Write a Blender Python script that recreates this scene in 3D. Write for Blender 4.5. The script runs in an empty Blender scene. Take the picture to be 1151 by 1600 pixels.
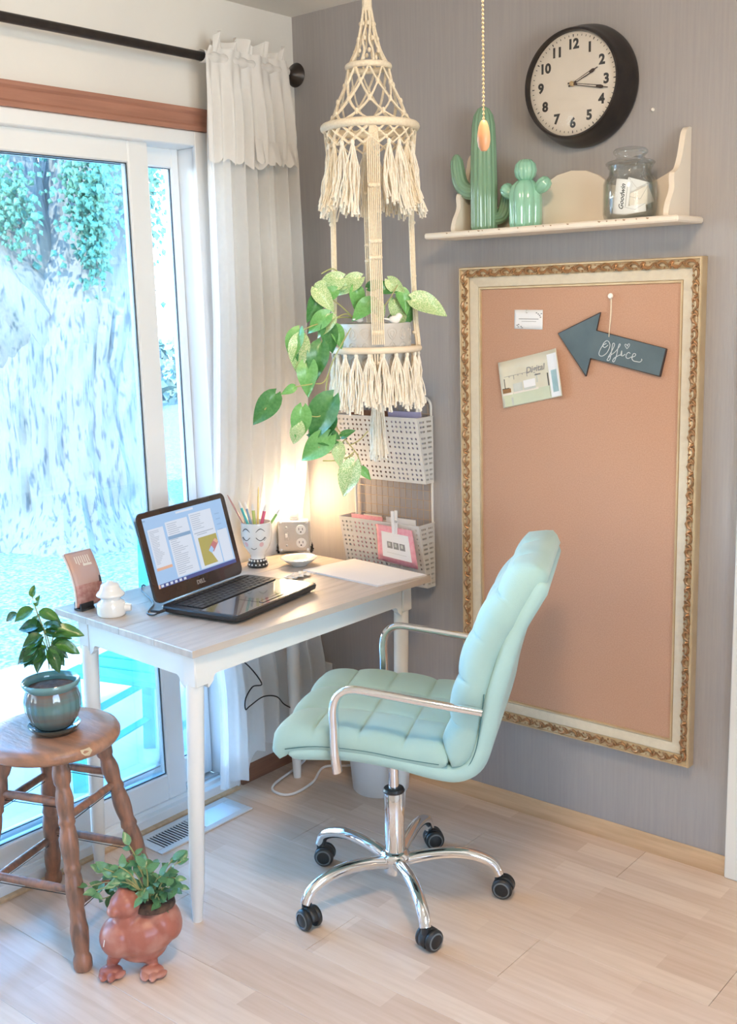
import bpy, math, random
import numpy as np
from mathutils import Vector, Matrix
R=math.radians; PI=math.pi
random.seed(7)
SC=bpy.context.scene; COL=SC.collection

# ---------------------------------------------------------------- camera
cam=bpy.data.objects.new('camera',bpy.data.cameras.new('camera')); COL.objects.link(cam); SC.camera=cam
CY,CP,CR=0.697424339,0.187143398,-0.0278159531
def cam_axes():
    f=Vector((-math.sin(CY)*math.cos(CP),math.cos(CY)*math.cos(CP),-math.sin(CP)))
    r=Vector((math.cos(CY),math.sin(CY),0)); u=r.cross(f)
    r2=r*math.cos(CR)+u*math.sin(CR); return r2,r2.cross(f),f
_r,_u,_f=cam_axes()
_m=Matrix((_r,_u,-_f)).transposed().to_4x4(); _m.translation=(2.53674484,-2.71748722,1.54955295)
cam.matrix_world=_m
cam.data.sensor_fit='VERTICAL'; cam.data.sensor_height=24; cam.data.sensor_width=24
cam.data.lens=1725.62*24/1600; cam.data.clip_start=.05; cam.data.clip_end=200
# ---------------------------------------------------------------- world, sun, portals, exposure
W=bpy.data.worlds.new('sky'); SC.world=W; W.use_nodes=True
wt=W.node_tree; bg=wt.nodes['Background']
tc=wt.nodes.new('ShaderNodeTexCoord'); sp=wt.nodes.new('ShaderNodeSeparateXYZ'); wr=wt.nodes.new('ShaderNodeValToRGB')
wt.links.new(tc.outputs['Generated'],sp.inputs[0]); wt.links.new(sp.outputs['Z'],wr.inputs[0]); wt.links.new(wr.outputs[0],bg.inputs['Color'])
cr=wr.color_ramp; cr.elements[0].position=0.0; cr.elements[0].color=(.88,.97,1,1); cr.elements[1].position=.38; cr.elements[1].color=(.12,.45,1,1)
bg.inputs['Strength'].default_value=10
sun=bpy.data.objects.new('sun',bpy.data.lights.new('sun','SUN')); COL.objects.link(sun)
sun.data.energy=9; sun.data.angle=R(1.0); sun.data.color=(1,.90,.80)
sun.rotation_euler=Vector((-.30,.72,-.62)).to_track_quat('-Z','Y').to_euler(); sun.location=(0,-6,8)
def portal(name,loc,rot,sx,sy):
    d=bpy.data.lights.new(name,'AREA'); d.shape='RECTANGLE'; d.size=sx; d.size_y=sy; d.cycles.is_portal=True
    o=bpy.data.objects.new(name,d); o.location=loc; o.rotation_euler=rot; COL.objects.link(o)
portal('door_portal',(-.16,-1.45,1.02),(0,R(-90),0),2.0,2.2)
portal('fill_window_portal',(4.28,-2.5,1.45),(0,R(90),0),1.3,1.8)
vs=SC.view_settings; vs.view_transform='Standard'; vs.look='None'; vs.gamma=1; vs.use_curve_mapping=False; vs.exposure=0.85
SC.cycles.max_bounces=10; SC.cycles.diffuse_bounces=5; SC.cycles.glossy_bounces=4; SC.cycles.transmission_bounces=8
SC.cycles.transparent_max_bounces=16; SC.cycles.sample_clamp_indirect=6; SC.cycles.caustics_reflective=False; SC.cycles.caustics_refractive=False

# ---------------------------------------------------------------- materials
def nd(t,k,**kw):
    n=t.nodes.new(k)
    for a,b in kw.items(): setattr(n,a,b)
    return n
def mat(name,c,rough=.5,metal=0,c2=None,scale=8,stretch=(1,1,1),bump=0,bscale=None,trans=0,alpha=1,coat=0,spec=.5,emit=None,estr=0,detail=4,sheen=0,contrast=(.35,.65),sss=0,coord='Object'):
    m=bpy.data.materials.new(name); m.use_nodes=True; t=m.node_tree; b=t.nodes['Principled BSDF']
    b.inputs['Base Color'].default_value=(*c,1); b.inputs['Roughness'].default_value=rough; b.inputs['Metallic'].default_value=metal
    b.inputs['Transmission Weight'].default_value=trans; b.inputs['Alpha'].default_value=alpha; b.inputs['Coat Weight'].default_value=coat
    b.inputs['Specular IOR Level'].default_value=spec; b.inputs['Sheen Weight'].default_value=sheen
    if sss: b.inputs['Subsurface Weight'].default_value=sss; b.inputs['Subsurface Scale'].default_value=.01
    if emit: b.inputs['Emission Color'].default_value=(*emit,1); b.inputs['Emission Strength'].default_value=estr
    tc=nd(t,'ShaderNodeTexCoord'); mp=nd(t,'ShaderNodeMapping'); mp.inputs['Scale'].default_value=stretch
    if coord=='World':
        g=nd(t,'ShaderNodeNewGeometry'); t.links.new(g.outputs['Position'],mp.inputs[0])
    else: t.links.new(tc.outputs[coord],mp.inputs[0])
    if c2 is None: c2=tuple(x*.93 for x in c)
    n=nd(t,'ShaderNodeTexNoise'); n.inputs['Scale'].default_value=scale; n.inputs['Detail'].default_value=detail
    t.links.new(mp.outputs[0],n.inputs['Vector'])
    r=nd(t,'ShaderNodeValToRGB'); r.color_ramp.elements[0].position=contrast[0]; r.color_ramp.elements[1].position=contrast[1]
    r.color_ramp.elements[0].color=(*c,1); r.color_ramp.elements[1].color=(*c2,1)
    t.links.new(n.outputs['Fac'],r.inputs[0]); t.links.new(r.outputs[0],b.inputs['Base Color'])
    if bump:
        n2=nd(t,'ShaderNodeTexNoise'); n2.inputs['Scale'].default_value=bscale or scale*3; n2.inputs['Detail'].default_value=4
        t.links.new(mp.outputs[0],n2.inputs['Vector'])
        bp=nd(t,'ShaderNodeBump'); bp.inputs['Strength'].default_value=bump; bp.inputs['Distance'].default_value=.004
        t.links.new(n2.outputs['Fac'],bp.inputs['Height']); t.links.new(bp.outputs[0],b.inputs['Normal'])
    return m
def cloth_mat(name,c,transl=.5,clear=0.0):
    m=bpy.data.materials.new(name); m.use_nodes=True; t=m.node_tree; t.nodes.remove(t.nodes['Principled BSDF'])
    out=t.nodes['Material Output']; d=nd(t,'ShaderNodeBsdfDiffuse'); tr=nd(t,'ShaderNodeBsdfTranslucent'); mx=nd(t,'ShaderNodeMixShader')
    w=nd(t,'ShaderNodeTexNoise'); w.inputs['Scale'].default_value=60
    r=nd(t,'ShaderNodeValToRGB'); r.color_ramp.elements[0].color=(*c,1); r.color_ramp.elements[1].color=(*[x*.95 for x in c],1)
    tc=nd(t,'ShaderNodeTexCoord'); t.links.new(tc.outputs['Object'],w.inputs['Vector']); t.links.new(w.outputs['Fac'],r.inputs[0])
    t.links.new(r.outputs[0],d.inputs[0]); t.links.new(r.outputs[0],tr.inputs[0]); mx.inputs[0].default_value=transl
    t.links.new(d.outputs[0],mx.inputs[1]); t.links.new(tr.outputs[0],mx.inputs[2])
    last=mx
    if clear:
        tp=nd(t,'ShaderNodeBsdfTransparent'); m2=nd(t,'ShaderNodeMixShader'); m2.inputs[0].default_value=clear
        t.links.new(mx.outputs[0],m2.inputs[1]); t.links.new(tp.outputs[0],m2.inputs[2]); last=m2
    t.links.new(last.outputs[0],out.inputs[0]); return m
def pane_mat(name,c,refl=.06):
    m=bpy.data.materials.new(name); m.use_nodes=True; t=m.node_tree; t.nodes.remove(t.nodes['Principled BSDF'])
    out=t.nodes['Material Output']; tp=nd(t,'ShaderNodeBsdfTransparent'); g=nd(t,'ShaderNodeBsdfGlossy'); mx=nd(t,'ShaderNodeMixShader')
    tp.inputs[0].default_value=(*c,1); g.inputs['Roughness'].default_value=.02; f=nd(t,'ShaderNodeFresnel'); f.inputs[0].default_value=1.45
    mu=nd(t,'ShaderNodeMath',operation='MULTIPLY'); mu.inputs[1].default_value=refl/.04*.6
    t.links.new(f.outputs[0],mu.inputs[0]); t.links.new(mu.outputs[0],mx.inputs[0])
    t.links.new(tp.outputs[0],mx.inputs[1]); t.links.new(g.outputs[0],mx.inputs[2]); t.links.new(mx.outputs[0],out.inputs[0]); return m
def floor_mat():
    m=bpy.data.materials.new('maple_laminate'); m.use_nodes=True; t=m.node_tree; b=t.nodes['Principled BSDF']
    g=nd(t,'ShaderNodeNewGeometry'); br=nd(t,'ShaderNodeTexBrick'); br.offset=.37; br.offset_frequency=2; br.squash=1
    br.inputs['Scale'].default_value=1; br.inputs['Brick Width'].default_value=.42; br.inputs['Row Height'].default_value=.0635
    br.inputs['Mortar Size'].default_value=0; br.inputs['Bias'].default_value=0
    br.inputs['Color1'].default_value=(.80,.63,.49,1); br.inputs['Color2'].default_value=(.69,.51,.385,1)
    t.links.new(g.outputs['Position'],br.inputs['Vector'])
    mp=nd(t,'ShaderNodeMapping'); mp.inputs['Scale'].default_value=(2.0,26,1); t.links.new(g.outputs['Position'],mp.inputs[0])
    n=nd(t,'ShaderNodeTexNoise'); n.inputs['Scale'].default_value=2.2; n.inputs['Detail'].default_value=6; t.links.new(mp.outputs[0],n.inputs['Vector'])
    mx=nd(t,'ShaderNodeMix',data_type='RGBA',blend_type='MULTIPLY'); mx.inputs['Factor'].default_value=.35
    r=nd(t,'ShaderNodeValToRGB'); r.color_ramp.elements[0].color=(.72,.62,.52,1); r.color_ramp.elements[1].color=(1,1,1,1)
    r.color_ramp.elements[0].position=.3; r.color_ramp.elements[1].position=.62
    t.links.new(n.outputs['Fac'],r.inputs[0]); t.links.new(br.outputs['Color'],mx.inputs['A']); t.links.new(r.outputs[0],mx.inputs['B'])
    t.links.new(mx.outputs['Result'],b.inputs['Base Color']); b.inputs['Roughness'].default_value=.27
    bp=nd(t,'ShaderNodeBump'); bp.inputs['Strength'].default_value=.05; bp.inputs['Distance'].default_value=.002
    t.links.new(n.outputs['Fac'],bp.inputs['Height']); t.links.new(bp.outputs[0],b.inputs['Normal']); return m
M={}
M['floor']=floor_mat()
M['wall_grey']=mat('grey_grasscloth_paint',(.385,.36,.35),.75,c2=(.355,.335,.33),scale=9,stretch=(16,16,.5),bump=.3,bscale=30,coord='World',detail=6)
M['wall_white']=mat('cream_wall_paint',(.80,.775,.72),.8,c2=(.77,.745,.70),scale=3,bump=.08,bscale=90)
M['ceiling']=mat('ceiling_paint',(.80,.77,.71),.9,c2=(.77,.74,.69),scale=3,bump=.15,bscale=60)
M['vinyl']=mat('white_vinyl',(.84,.85,.85),.35,scale=2)
M['track']=mat('sill_metal',(.55,.56,.56),.4,metal=.3)
M['seal']=mat('black_seal',(.03,.04,.05),.6)
M['redwood']=mat('reddish_wood_trim',(.42,.20,.135),.55,c2=(.33,.15,.10),scale=3,stretch=(20,1.2,20),bump=.1)
M['basewood']=mat('pine_baseboard',(.66,.46,.28),.42,c2=(.55,.36,.21),scale=3,stretch=(1.5,20,20),bump=.05)
M['darkwood']=mat('brown_baseboard',(.30,.14,.08),.5,c2=(.22,.10,.06),scale=3,stretch=(20,1.5,20))
M['white_paint']=mat('white_furniture_paint',(.82,.81,.77),.42,c2=(.79,.78,.74),scale=4,bump=.04)
M['table_top']=mat('greywashed_wood',(.60,.51,.43),.38,c2=(.50,.42,.35),scale=3.5,stretch=(14,1.3,4),bump=.08,detail=7,coord='Object')
M['shelf_paint']=mat('cream_shelf_paint',(.82,.73,.61),.5,c2=(.79,.69,.57),scale=4,bump=.1)
M['chip']=mat('chipped_paint_wood',(.35,.22,.12),.7)
M['black_metal']=mat('dark_bronze_metal',(.035,.03,.03),.35,metal=.6,c2=(.05,.04,.035),scale=30)
M['curtain']=cloth_mat('sheer_white_cloth',(.96,.96,.95),.42,.06)
M['valance']=cloth_mat('white_cotton',(.90,.88,.85),.25)
M['chrome']=mat('chrome',(.86,.86,.87),.07,metal=1,c2=(.84,.84,.85))
M['mint']=mat('mint_velvet',(.37,.54,.49),.75,c2=(.32,.49,.45),scale=5,bump=.12,bscale=400,sheen=.25)
M['mintshell']=mat('mint_fabric_back',(.40,.58,.54),.8,c2=(.36,.54,.50),scale=5,bump=.12,bscale=400,sheen=.2)
M['seam']=mat('dark_teal_seam',(.06,.16,.16),.8)
M['caster']=mat('black_caster_plastic',(.015,.018,.02),.38,c2=(.02,.022,.025))
M['castergrey']=mat('grey_wheel_ring',(.16,.18,.19),.45)
M['black']=mat('black_plastic',(.02,.02,.022),.35,c2=(.03,.028,.027))
M['gold']=mat('antique_gilt',(.40,.21,.10),.38,metal=.55,c2=(.36,.21,.10),scale=40,bump=.2,bscale=80)
M['goldlight']=mat('pale_gilt',(.66,.50,.30),.35,metal=.4,c2=(.58,.42,.24),scale=20)
M['liner']=mat('cream_linen_liner',(.70,.61,.46),.7,c2=(.66,.57,.43),scale=60,bump=.15,bscale=400)
M['cork']=mat('cork',(.56,.33,.22),.85,c2=(.50,.28,.18),scale=300,bump=.15,bscale=400,detail=5)
M['slate']=mat('chalkboard_paint',(.085,.125,.14),.75,c2=(.12,.165,.18),scale=9,bump=.05)
M['darkedge']=mat('burnt_edge_wood',(.05,.03,.025),.7)
M['chalk']=mat('chalk',(.62,.66,.66),.9)
M['paper']=mat('white_paper',(.87,.86,.85),.7,scale=3)
M['cream_paper']=mat('cream_paper',(.83,.76,.66),.7)
M['pink']=mat('pink_card',(.80,.32,.38),.6,c2=(.84,.42,.46),scale=90)
M['purple']=mat('lilac_folder',(.42,.38,.55),.6)
M['ink']=mat('dark_ink',(.05,.05,.05),.6)
M['inkgrey']=mat('grey_ink',(.30,.29,.28),.6)
M['dial']=mat('clock_dial',(.97,.92,.83),.5)
M['pane']=pane_mat('clear_pane',(1,1,1),.05)
M['doorglass']=pane_mat('tinted_door_glass',(.95,.98,.98),.05)
M['clearglass']=pane_mat('clear_jar_glass',(.985,.995,.99),.035)
M['rope']=mat('cotton_cord',(.84,.73,.55),.85,c2=(.76,.64,.47),scale=180,bump=.4,bscale=500)
M['ropewhite']=mat('bleached_cotton_fringe',(.86,.80,.69),.9,c2=(.79,.71,.58),scale=120,bump=.3,bscale=500)
M['woodring']=mat('wooden_ring',(.80,.68,.52),.6,c2=(.74,.61,.45),scale=30,bump=.1)
M['bead']=mat('brass_chain',(.70,.50,.26),.3,metal=.7)
M['knobwood']=mat('orange_wood_knob',(.72,.33,.16),.45,c2=(.62,.27,.12),scale=12,stretch=(6,6,1))
M['glaze_green']=mat('sage_green_glaze',(.215,.37,.24),.09,coat=.6,c2=(.19,.335,.215),scale=6)
M['glaze_mint']=mat('mint_glaze',(.30,.58,.42),.10,coat=.6,c2=(.26,.52,.38),scale=6)
M['ceramic']=mat('white_ceramic',(.86,.84,.80),.12,coat=.4,scale=3)
M['potgrey']=mat('matt_grey_stoneware',(.56,.53,.49),.6,c2=(.50,.47,.43),scale=20,bump=.1)
M['soil']=mat('potting_soil',(.07,.04,.03),.95,c2=(.14,.08,.05),scale=60,bump=1,bscale=90)
M['glazepot']=mat('teal_brown_glaze',(.10,.20,.20),.12,coat=.7,c2=(.17,.105,.085),scale=2.2,stretch=(1,1,9),contrast=(.42,.58))
M['glazerim']=mat('teal_glaze_rim',(.12,.30,.31),.12,coat=.7,c2=(.16,.26,.26),scale=10)
M['saucer']=mat('olive_brown_glaze',(.085,.09,.07),.15,coat=.6)
M['terracotta']=mat('worn_terracotta',(.42,.14,.095),.34,c2=(.60,.33,.26),scale=13,bump=.15,bscale=40,contrast=(.45,.72))
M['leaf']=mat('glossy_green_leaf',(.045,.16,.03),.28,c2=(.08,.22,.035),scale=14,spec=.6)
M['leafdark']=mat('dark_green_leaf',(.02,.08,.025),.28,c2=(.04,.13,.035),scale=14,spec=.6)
M['pothos']=mat('pothos_leaf',(.14,.38,.10),.32,c2=(.20,.46,.15),scale=14,spec=.5)
M['pothosv']=mat('variegated_pothos_leaf',(.30,.50,.20),.32,c2=(.68,.74,.44),scale=38,contrast=(.45,.58),spec=.5)
M['pothosd']=mat('dark_pothos_leaf',(.05,.19,.05),.32,c2=(.09,.26,.08),scale=14,spec=.5)
M['jade']=mat('jade_leaf',(.085,.22,.10),.3,c2=(.15,.32,.14),scale=25,spec=.5)
M['stem']=mat('brown_stem',(.20,.13,.06),.6,c2=(.26,.24,.09),scale=10)
M['stemgreen']=mat('green_stem',(.36,.40,.14),.55,c2=(.42,.36,.16),scale=10)
M['stool']=mat('worn_stained_wood',(.46,.225,.13),.34,c2=(.30,.16,.10),scale=5,stretch=(2,9,9),bump=.25,bscale=14,detail=8)
M['stoolleg']=mat('worn_turned_wood',(.37,.17,.10),.40,c2=(.17,.10,.07),scale=9,stretch=(6,6,1.5),bump=.25,bscale=14,detail=8)
M['bare']=mat('bare_chipped_wood',(.62,.50,.33),.7)
M['galv']=mat('galvanised_steel',(.62,.62,.62),.34,metal=.75,c2=(.55,.55,.55),scale=14)
M['plastic_white']=mat('white_plastic',(.85,.84,.82),.4)
M['brass']=mat('dull_brass',(.60,.48,.34),.35,metal=.7)
M['bulb']=mat('lit_bulb',(1,.9,.75),.4,emit=(1,.74,.44),estr=32)
M['bowlight']=mat('lit_ceiling_glass',(1,.95,.85),.4,emit=(1,.73,.47),estr=52)
M['pewter']=mat('vent_metal',(.72,.73,.72),.35,metal=.3)
M['dark']=mat('painted_duct_shade',(.008,.008,.012),.9)
M['turq']=mat('turquoise_paint',(.03,.30,.31),.6,c2=(.025,.26,.28),scale=8)
M['deck']=mat('pale_paving',(.42,.42,.41),.9,c2=(.32,.33,.33),scale=3,bump=.3,coord='World',detail=8)
M['grass']=mat('lawn_gravel',(.05,.085,.075),.95,c2=(.19,.20,.19),scale=45,bump=1,bscale=20,coord='World',detail=9,contrast=(.42,.6))
M['bark']=mat('furrowed_bark',(.125,.128,.12),.95,c2=(.045,.058,.068),scale=30,stretch=(1,1,.22),bump=1,bscale=50,detail=14,contrast=(.53,.66))
M['folia']=mat('sunlit_leaves',(.012,.10,.085),.6,c2=(.045,.13,.08),scale=2)
M['hedge']=mat('hedge_leaves',(.09,.17,.15),.8,c2=(.16,.22,.18),scale=3,bump=1)
M['stonewall']=mat('grey_block_wall',(.06,.09,.11),.9,c2=(.09,.12,.13),scale=4)
M['screen_white']=mat('screen_light_panel',(.1,.1,.1),.25,emit=(.70,.78,.92),estr=0.46)
M['screen_blue']=mat('screen_blue_panel',(.1,.1,.1),.25,emit=(.34,.57,.90),estr=0.46)
M['screen_mid']=mat('screen_line_blue',(.1,.1,.1),.25,emit=(.20,.38,.62),estr=0.44)
M['screen_navy']=mat('screen_taskbar',(.05,.05,.1),.25,emit=(.05,.08,.28),estr=0.39)
M['screen_olive']=mat('screen_olive_picture',(.1,.1,.1),.25,emit=(.42,.36,.06),estr=0.46)
M['screen_orange']=mat('screen_orange_bar',(.1,.1,.1),.25,emit=(.80,.44,.28),estr=0.44)
M['screen_red']=mat('screen_red_patch',(.1,.1,.1),.25,emit=(.55,.15,.16),estr=0.44)
M['screen_grey']=mat('screen_text',(.1,.1,.1),.25,emit=(.36,.42,.52),estr=0.44)
M['bezel']=mat('glossy_laptop_bezel',(.045,.028,.022),.16,coat=.5,c2=(.03,.02,.018))
M['palm']=mat('glossy_palm_rest',(.07,.05,.05),.18,coat=.6,c2=(.06,.045,.045))
M['key']=mat('laptop_key',(.025,.026,.03),.35)
M['logo']=mat('silver_logo',(.6,.6,.6),.3,metal=.8)
M['blush']=mat('blush_pink',(.80,.50,.48),.5)
M['postsky']=mat('postcard_sunset_sky',(.62,.36,.26),.5,c2=(.50,.40,.40),scale=9,stretch=(1,1,.6))
M['postsand']=mat('postcard_red_sand',(.42,.17,.14),.5,c2=(.58,.32,.26),scale=70)
M['photo1']=mat('photo_wall_tone',(.74,.70,.56),.4,c2=(.64,.59,.44),scale=9)
M['photo2']=mat('photo_grey_tone',(.50,.52,.46),.4,c2=(.66,.66,.58),scale=20)
M['photo3']=mat('photo_green_tone',(.62,.66,.48),.4,c2=(.54,.58,.42),scale=9)
M['phototeal']=mat('photo_teal_tone',(.30,.45,.46),.4,c2=(.42,.55,.54),scale=20)
for n_,c_ in (('teal',(.10,.55,.56)),('rose',(.75,.14,.26)),('lime',(.55,.62,.18)),('navy',(.20,.30,.45)),('rosewood',(.52,.28,.26)),('yellow',(.80,.62,.2)),('green',(.30,.60,.18))):
    M['pen_'+n_]=mat(n_+'_pen_barrel',c_,.35)

# ---------------------------------------------------------------- mesh builder
def frame_of(d):
    d=Vector(d).normalized(); a=Vector((0,0,1)) if abs(d.z)<.9 else Vector((1,0,0))
    x=a.cross(d).normalized(); return x,d.cross(x),d
class MB:
    def __init__(s): s.v=[]; s.f=[]; s.mi=[]; s.cur=0; s.mats=[]
    def m(s,name):
        if name not in s.mats: s.mats.append(name)
        s.cur=s.mats.index(name); return s
    def add(s,vs,fs):
        b=len(s.v); s.v+= [tuple(v) for v in vs]; s.f+=[tuple(i+b for i in f) for f in fs]; s.mi+=[s.cur]*len(fs); return s
    def box(s,c,d,rot=None,bev=0):
        c=Vector(c); h=Vector(d)/2; q=Matrix.Rotation(rot,3,'Z') if isinstance(rot,(int,float)) else (rot or Matrix.Identity(3))
        if bev<=0:
            vs=[c+q@Vector((x*h.x,y*h.y,z*h.z)) for x in(-1,1) for y in(-1,1) for z in(-1,1)]
            return s.add(vs,[(0,1,3,2),(4,6,7,5),(0,4,5,1),(2,3,7,6),(0,2,6,4),(1,5,7,3)])
        b=min(bev,h.x*.99,h.y*.99,h.z*.99); idx={}; vs=[]
        for x in(-1,1):
            for y in(-1,1):
                for z in(-1,1):
                    for k in range(3):
                        p=[x*h.x,y*h.y,z*h.z]
                        for j in range(3):
                            if j!=k: p[j]-=(x,y,z)[j]*b
                        idx[(x,y,z,k)]=len(vs); vs.append(c+q@Vector(p))
        fs=[]
        for k in range(3):
            a,bb=[(1,2),(2,0),(0,1)][k]
            for sg in(-1,1):
                L=[]
                for (u,w) in ((-1,-1),(1,-1),(1,1),(-1,1)):
                    t=[0,0,0]; t[k]=sg; t[a]=u; t[bb]=w; L.append(idx[(*t,k)])
                fs.append(tuple(L if sg>0 else L[::-1]))
        for k in range(3):
            a,bb=[(1,2),(2,0),(0,1)][k]
            for u in(-1,1):
                for w in(-1,1):
                    t0=[0,0,0];t0[a]=u;t0[bb]=w;t1=list(t0);t0[k]=-1;t1[k]=1
                    L=[idx[(*t0,a)],idx[(*t1,a)],idx[(*t1,bb)],idx[(*t0,bb)]]
                    fs.append(tuple(L if u*w<0 else L[::-1]))
        for x in(-1,1):
            for y in(-1,1):
                for z in(-1,1):
                    L=[idx[(x,y,z,k)] for k in range(3)]; fs.append(tuple(L if x*y*z>0 else L[::-1]))
        return s.add(vs,fs)
    def tube(s,pts,r,n=8,caps=True,closed=False,flat=None,up=None):
        pts=[Vector(p) for p in pts]; N=len(pts)
        rs=r if isinstance(r,(list,tuple)) else [r]*N
        d0=(pts[1]-pts[0]).normalized(); x,y,_=frame_of(d0)
        if up is not None: x=(Vector(up)-d0*Vector(up).dot(d0)).normalized(); y=d0.cross(x)
        vs=[]; pd=d0
        for i,p in enumerate(pts):
            if closed: d=(pts[(i+1)%N]-pts[i-1])
            elif i==0: d=pts[1]-p
            elif i==N-1: d=p-pts[-2]
            else: d=(pts[i+1]-p).normalized()+(p-pts[i-1]).normalized()
            d=d.normalized() if d.length>1e-9 else pd
            q=pd.rotation_difference(d); x=q@x; x=(x-d*x.dot(d)).normalized(); y=d.cross(x); pd=d
            for k in range(n):
                a=2*PI*k/n; vs.append(p+x*(math.cos(a)*rs[i])+y*(math.sin(a)*rs[i]*(flat or 1)))
        fs=[]
        for i in range(N if closed else N-1):
            j=(i+1)%N
            for k in range(n): fs.append((i*n+k,i*n+(k+1)%n,j*n+(k+1)%n,j*n+k))
        if caps and not closed: fs.append(tuple(range(n))[::-1]); fs.append(tuple(range((N-1)*n,N*n)))
        return s.add(vs,fs)
    def lathe(s,prof,o=(0,0,0),n=32,axis=(0,0,1),flute=None,capb=True,capt=True):
        x,y,z=frame_of(axis); 
        if tuple(axis)==(0,0,1): x,y,z=Vector((1,0,0)),Vector((0,1,0)),Vector((0,0,1))
        o=Vector(o); vs=[]
        for i,(r,h) in enumerate(prof):
            for k in range(n):
                a=2*PI*k/n; rr=r*(1+(flute(a,i,h) if flute else 0)); vs.append(o+x*(math.cos(a)*rr)+y*(math.sin(a)*rr)+z*h)
        fs=[]
        for i in range(len(prof)-1):
            for k in range(n): fs.append((i*n+k,i*n+(k+1)%n,(i+1)*n+(k+1)%n,(i+1)*n+k))
        if capb: fs.append(tuple(range(n))[::-1])
        if capt: fs.append(tuple(range((len(prof)-1)*n,len(prof)*n)))
        return s.add(vs,fs)
    def ell(s,c,r,n=16,m=10,rot=None):
        c=Vector(c); r=(r,r,r) if isinstance(r,(int,float)) else r; q=rot or Matrix.Identity(3); vs=[c+q@Vector((0,0,-r[2]))]; fs=[]
        for i in range(1,m):
            t=-PI/2+PI*i/m
            for k in range(n):
                a=2*PI*k/n; vs.append(c+q@Vector((math.cos(t)*math.cos(a)*r[0],math.cos(t)*math.sin(a)*r[1],math.sin(t)*r[2])))
        vs.append(c+q@Vector((0,0,r[2]))); T=len(vs)-1
        for k in range(n):
            fs.append((0,1+(k+1)%n,1+k)); fs.append((T,1+(m-2)*n+k,1+(m-2)*n+(k+1)%n))
        for i in range(m-2):
            for k in range(n): fs.append((1+i*n+k,1+i*n+(k+1)%n,1+(i+1)*n+(k+1)%n,1+(i+1)*n+k))
        return s.add(vs,fs)
    def grid(s,fn,nu,nv,closeu=False):
        vs=[fn(i/nu,j/nv) for i in range(nu+(0 if closeu else 1)) for j in range(nv+1)]; W_=nv+1; L=nu+(0 if closeu else 1); fs=[]
        for i in range(nu):
            for j in range(nv): fs.append((i*W_+j,((i+1)%L)*W_+j,((i+1)%L)*W_+j+1,i*W_+j+1))
        return s.add(vs,fs)
    def prism(s,poly,o,ax,ay,az,t):
        o=Vector(o);ax=Vector(ax);ay=Vector(ay);az=Vector(az); n=len(poly)
        vs=[o+ax*a+ay*b for a,b in poly]+[o+ax*a+ay*b+az*t for a,b in poly]
        return s.add(vs,[tuple(range(n))[::-1],tuple(range(n,2*n))]+[(i,(i+1)%n,n+(i+1)%n,n+i) for i in range(n)])
    def mesh(s,name,origin=(0,0,0),smooth=True,angle=35):
        me=bpy.data.meshes.new(name); o=Vector(origin)
        me.from_pydata([Vector(v)-o for v in s.v],[],s.f); 
        for m_ in s.mats: me.materials.append(M[m_])
        me.polygons.foreach_set('material_index',s.mi)
        me.update()
        if smooth:
            me.polygons.foreach_set('use_smooth',[True]*len(me.polygons)); me.set_sharp_from_angle(angle=R(angle))
        return me
    def build(s,name,parent=None,smooth=True,angle=35,origin=None,solid=0,sub=0):
        if parent is not None: o=wl(parent)
        elif origin is not None: o=Vector(origin)
        else:
            a=np.array(s.v); o=Vector((*( (a.min(0)+a.max(0))/2)[:2],a[:,2].min()))
        ob=bpy.data.objects.new(name,s.mesh(name,o,smooth,angle)); COL.objects.link(ob)
        if parent is not None: ob.parent=parent
        else: ob.location=o
        if sub: q=ob.modifiers.new('sub','SUBSURF'); q.levels=q.render_levels=sub
        if solid: q=ob.modifiers.new('solid','SOLIDIFY'); q.thickness=solid; q.offset=0
        return ob
def wl(o):
    p=Vector((0,0,0))
    while o is not None: p=p+o.location; o=o.parent
    return p
def thing(name,label,cat,loc,group=None):
    o=bpy.data.objects.new(name,None); o.empty_display_size=.05; COL.objects.link(o); o.location=loc
    return tag(o,label,cat,group)
def tag(o,label=None,cat=None,group=None,kind=None):
    if label: o['label']=label
    if cat: o['category']=cat
    if group: o['group']=group
    if kind: o['kind']=kind
    return o
def struct(mb,name,**k): return tag(mb.build(name,**k),kind='structure')
def place(me,name,parent,mw):
    o=bpy.data.objects.new(name,me); COL.objects.link(o)
    if parent is not None: o.parent=parent; mw=Matrix.Translation(-wl(parent))@mw
    o.matrix_local=mw; return o
def bez(ps,n=8):
    ps=[Vector(p) for p in ps]; out=[]
    for i in range(len(ps)-1):
        p0=ps[max(i-1,0)];p1=ps[i];p2=ps[i+1];p3=ps[min(i+2,len(ps)-1)]
        for k in range(n):
            t=k/n; out.append(.5*((2*p1)+(p2-p0)*t+(2*p0-5*p1+4*p2-p3)*t*t+(3*p1-p0-3*p2+p3)*t**3))
    out.append(ps[-1]); return out
def blob(name,parts,voxel,matn,parent=None,smooth=6,origin=None):
    mb=MB().m(matn)
    for p in parts: mb.ell(p[0],p[1],20,12,p[2] if len(p)>2 else None)
    ob=mb.build(name,parent,origin=origin)
    r=ob.modifiers.new('r','REMESH'); r.mode='VOXEL'; r.voxel_size=voxel; r.use_smooth_shade=True
    q=ob.modifiers.new('s','SMOOTH'); q.iterations=smooth; q.factor=.6
    dg=bpy.context.evaluated_depsgraph_get(); dg.update(); me=bpy.data.meshes.new_from_object(ob.evaluated_get(dg)); ob.modifiers.clear(); ob.data=me; me.name=name
    if not me.materials: me.materials.append(M[matn])
    me.polygons.foreach_set('use_smooth',[True]*len(me.polygons))
    return ob
_fonts={}
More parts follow.
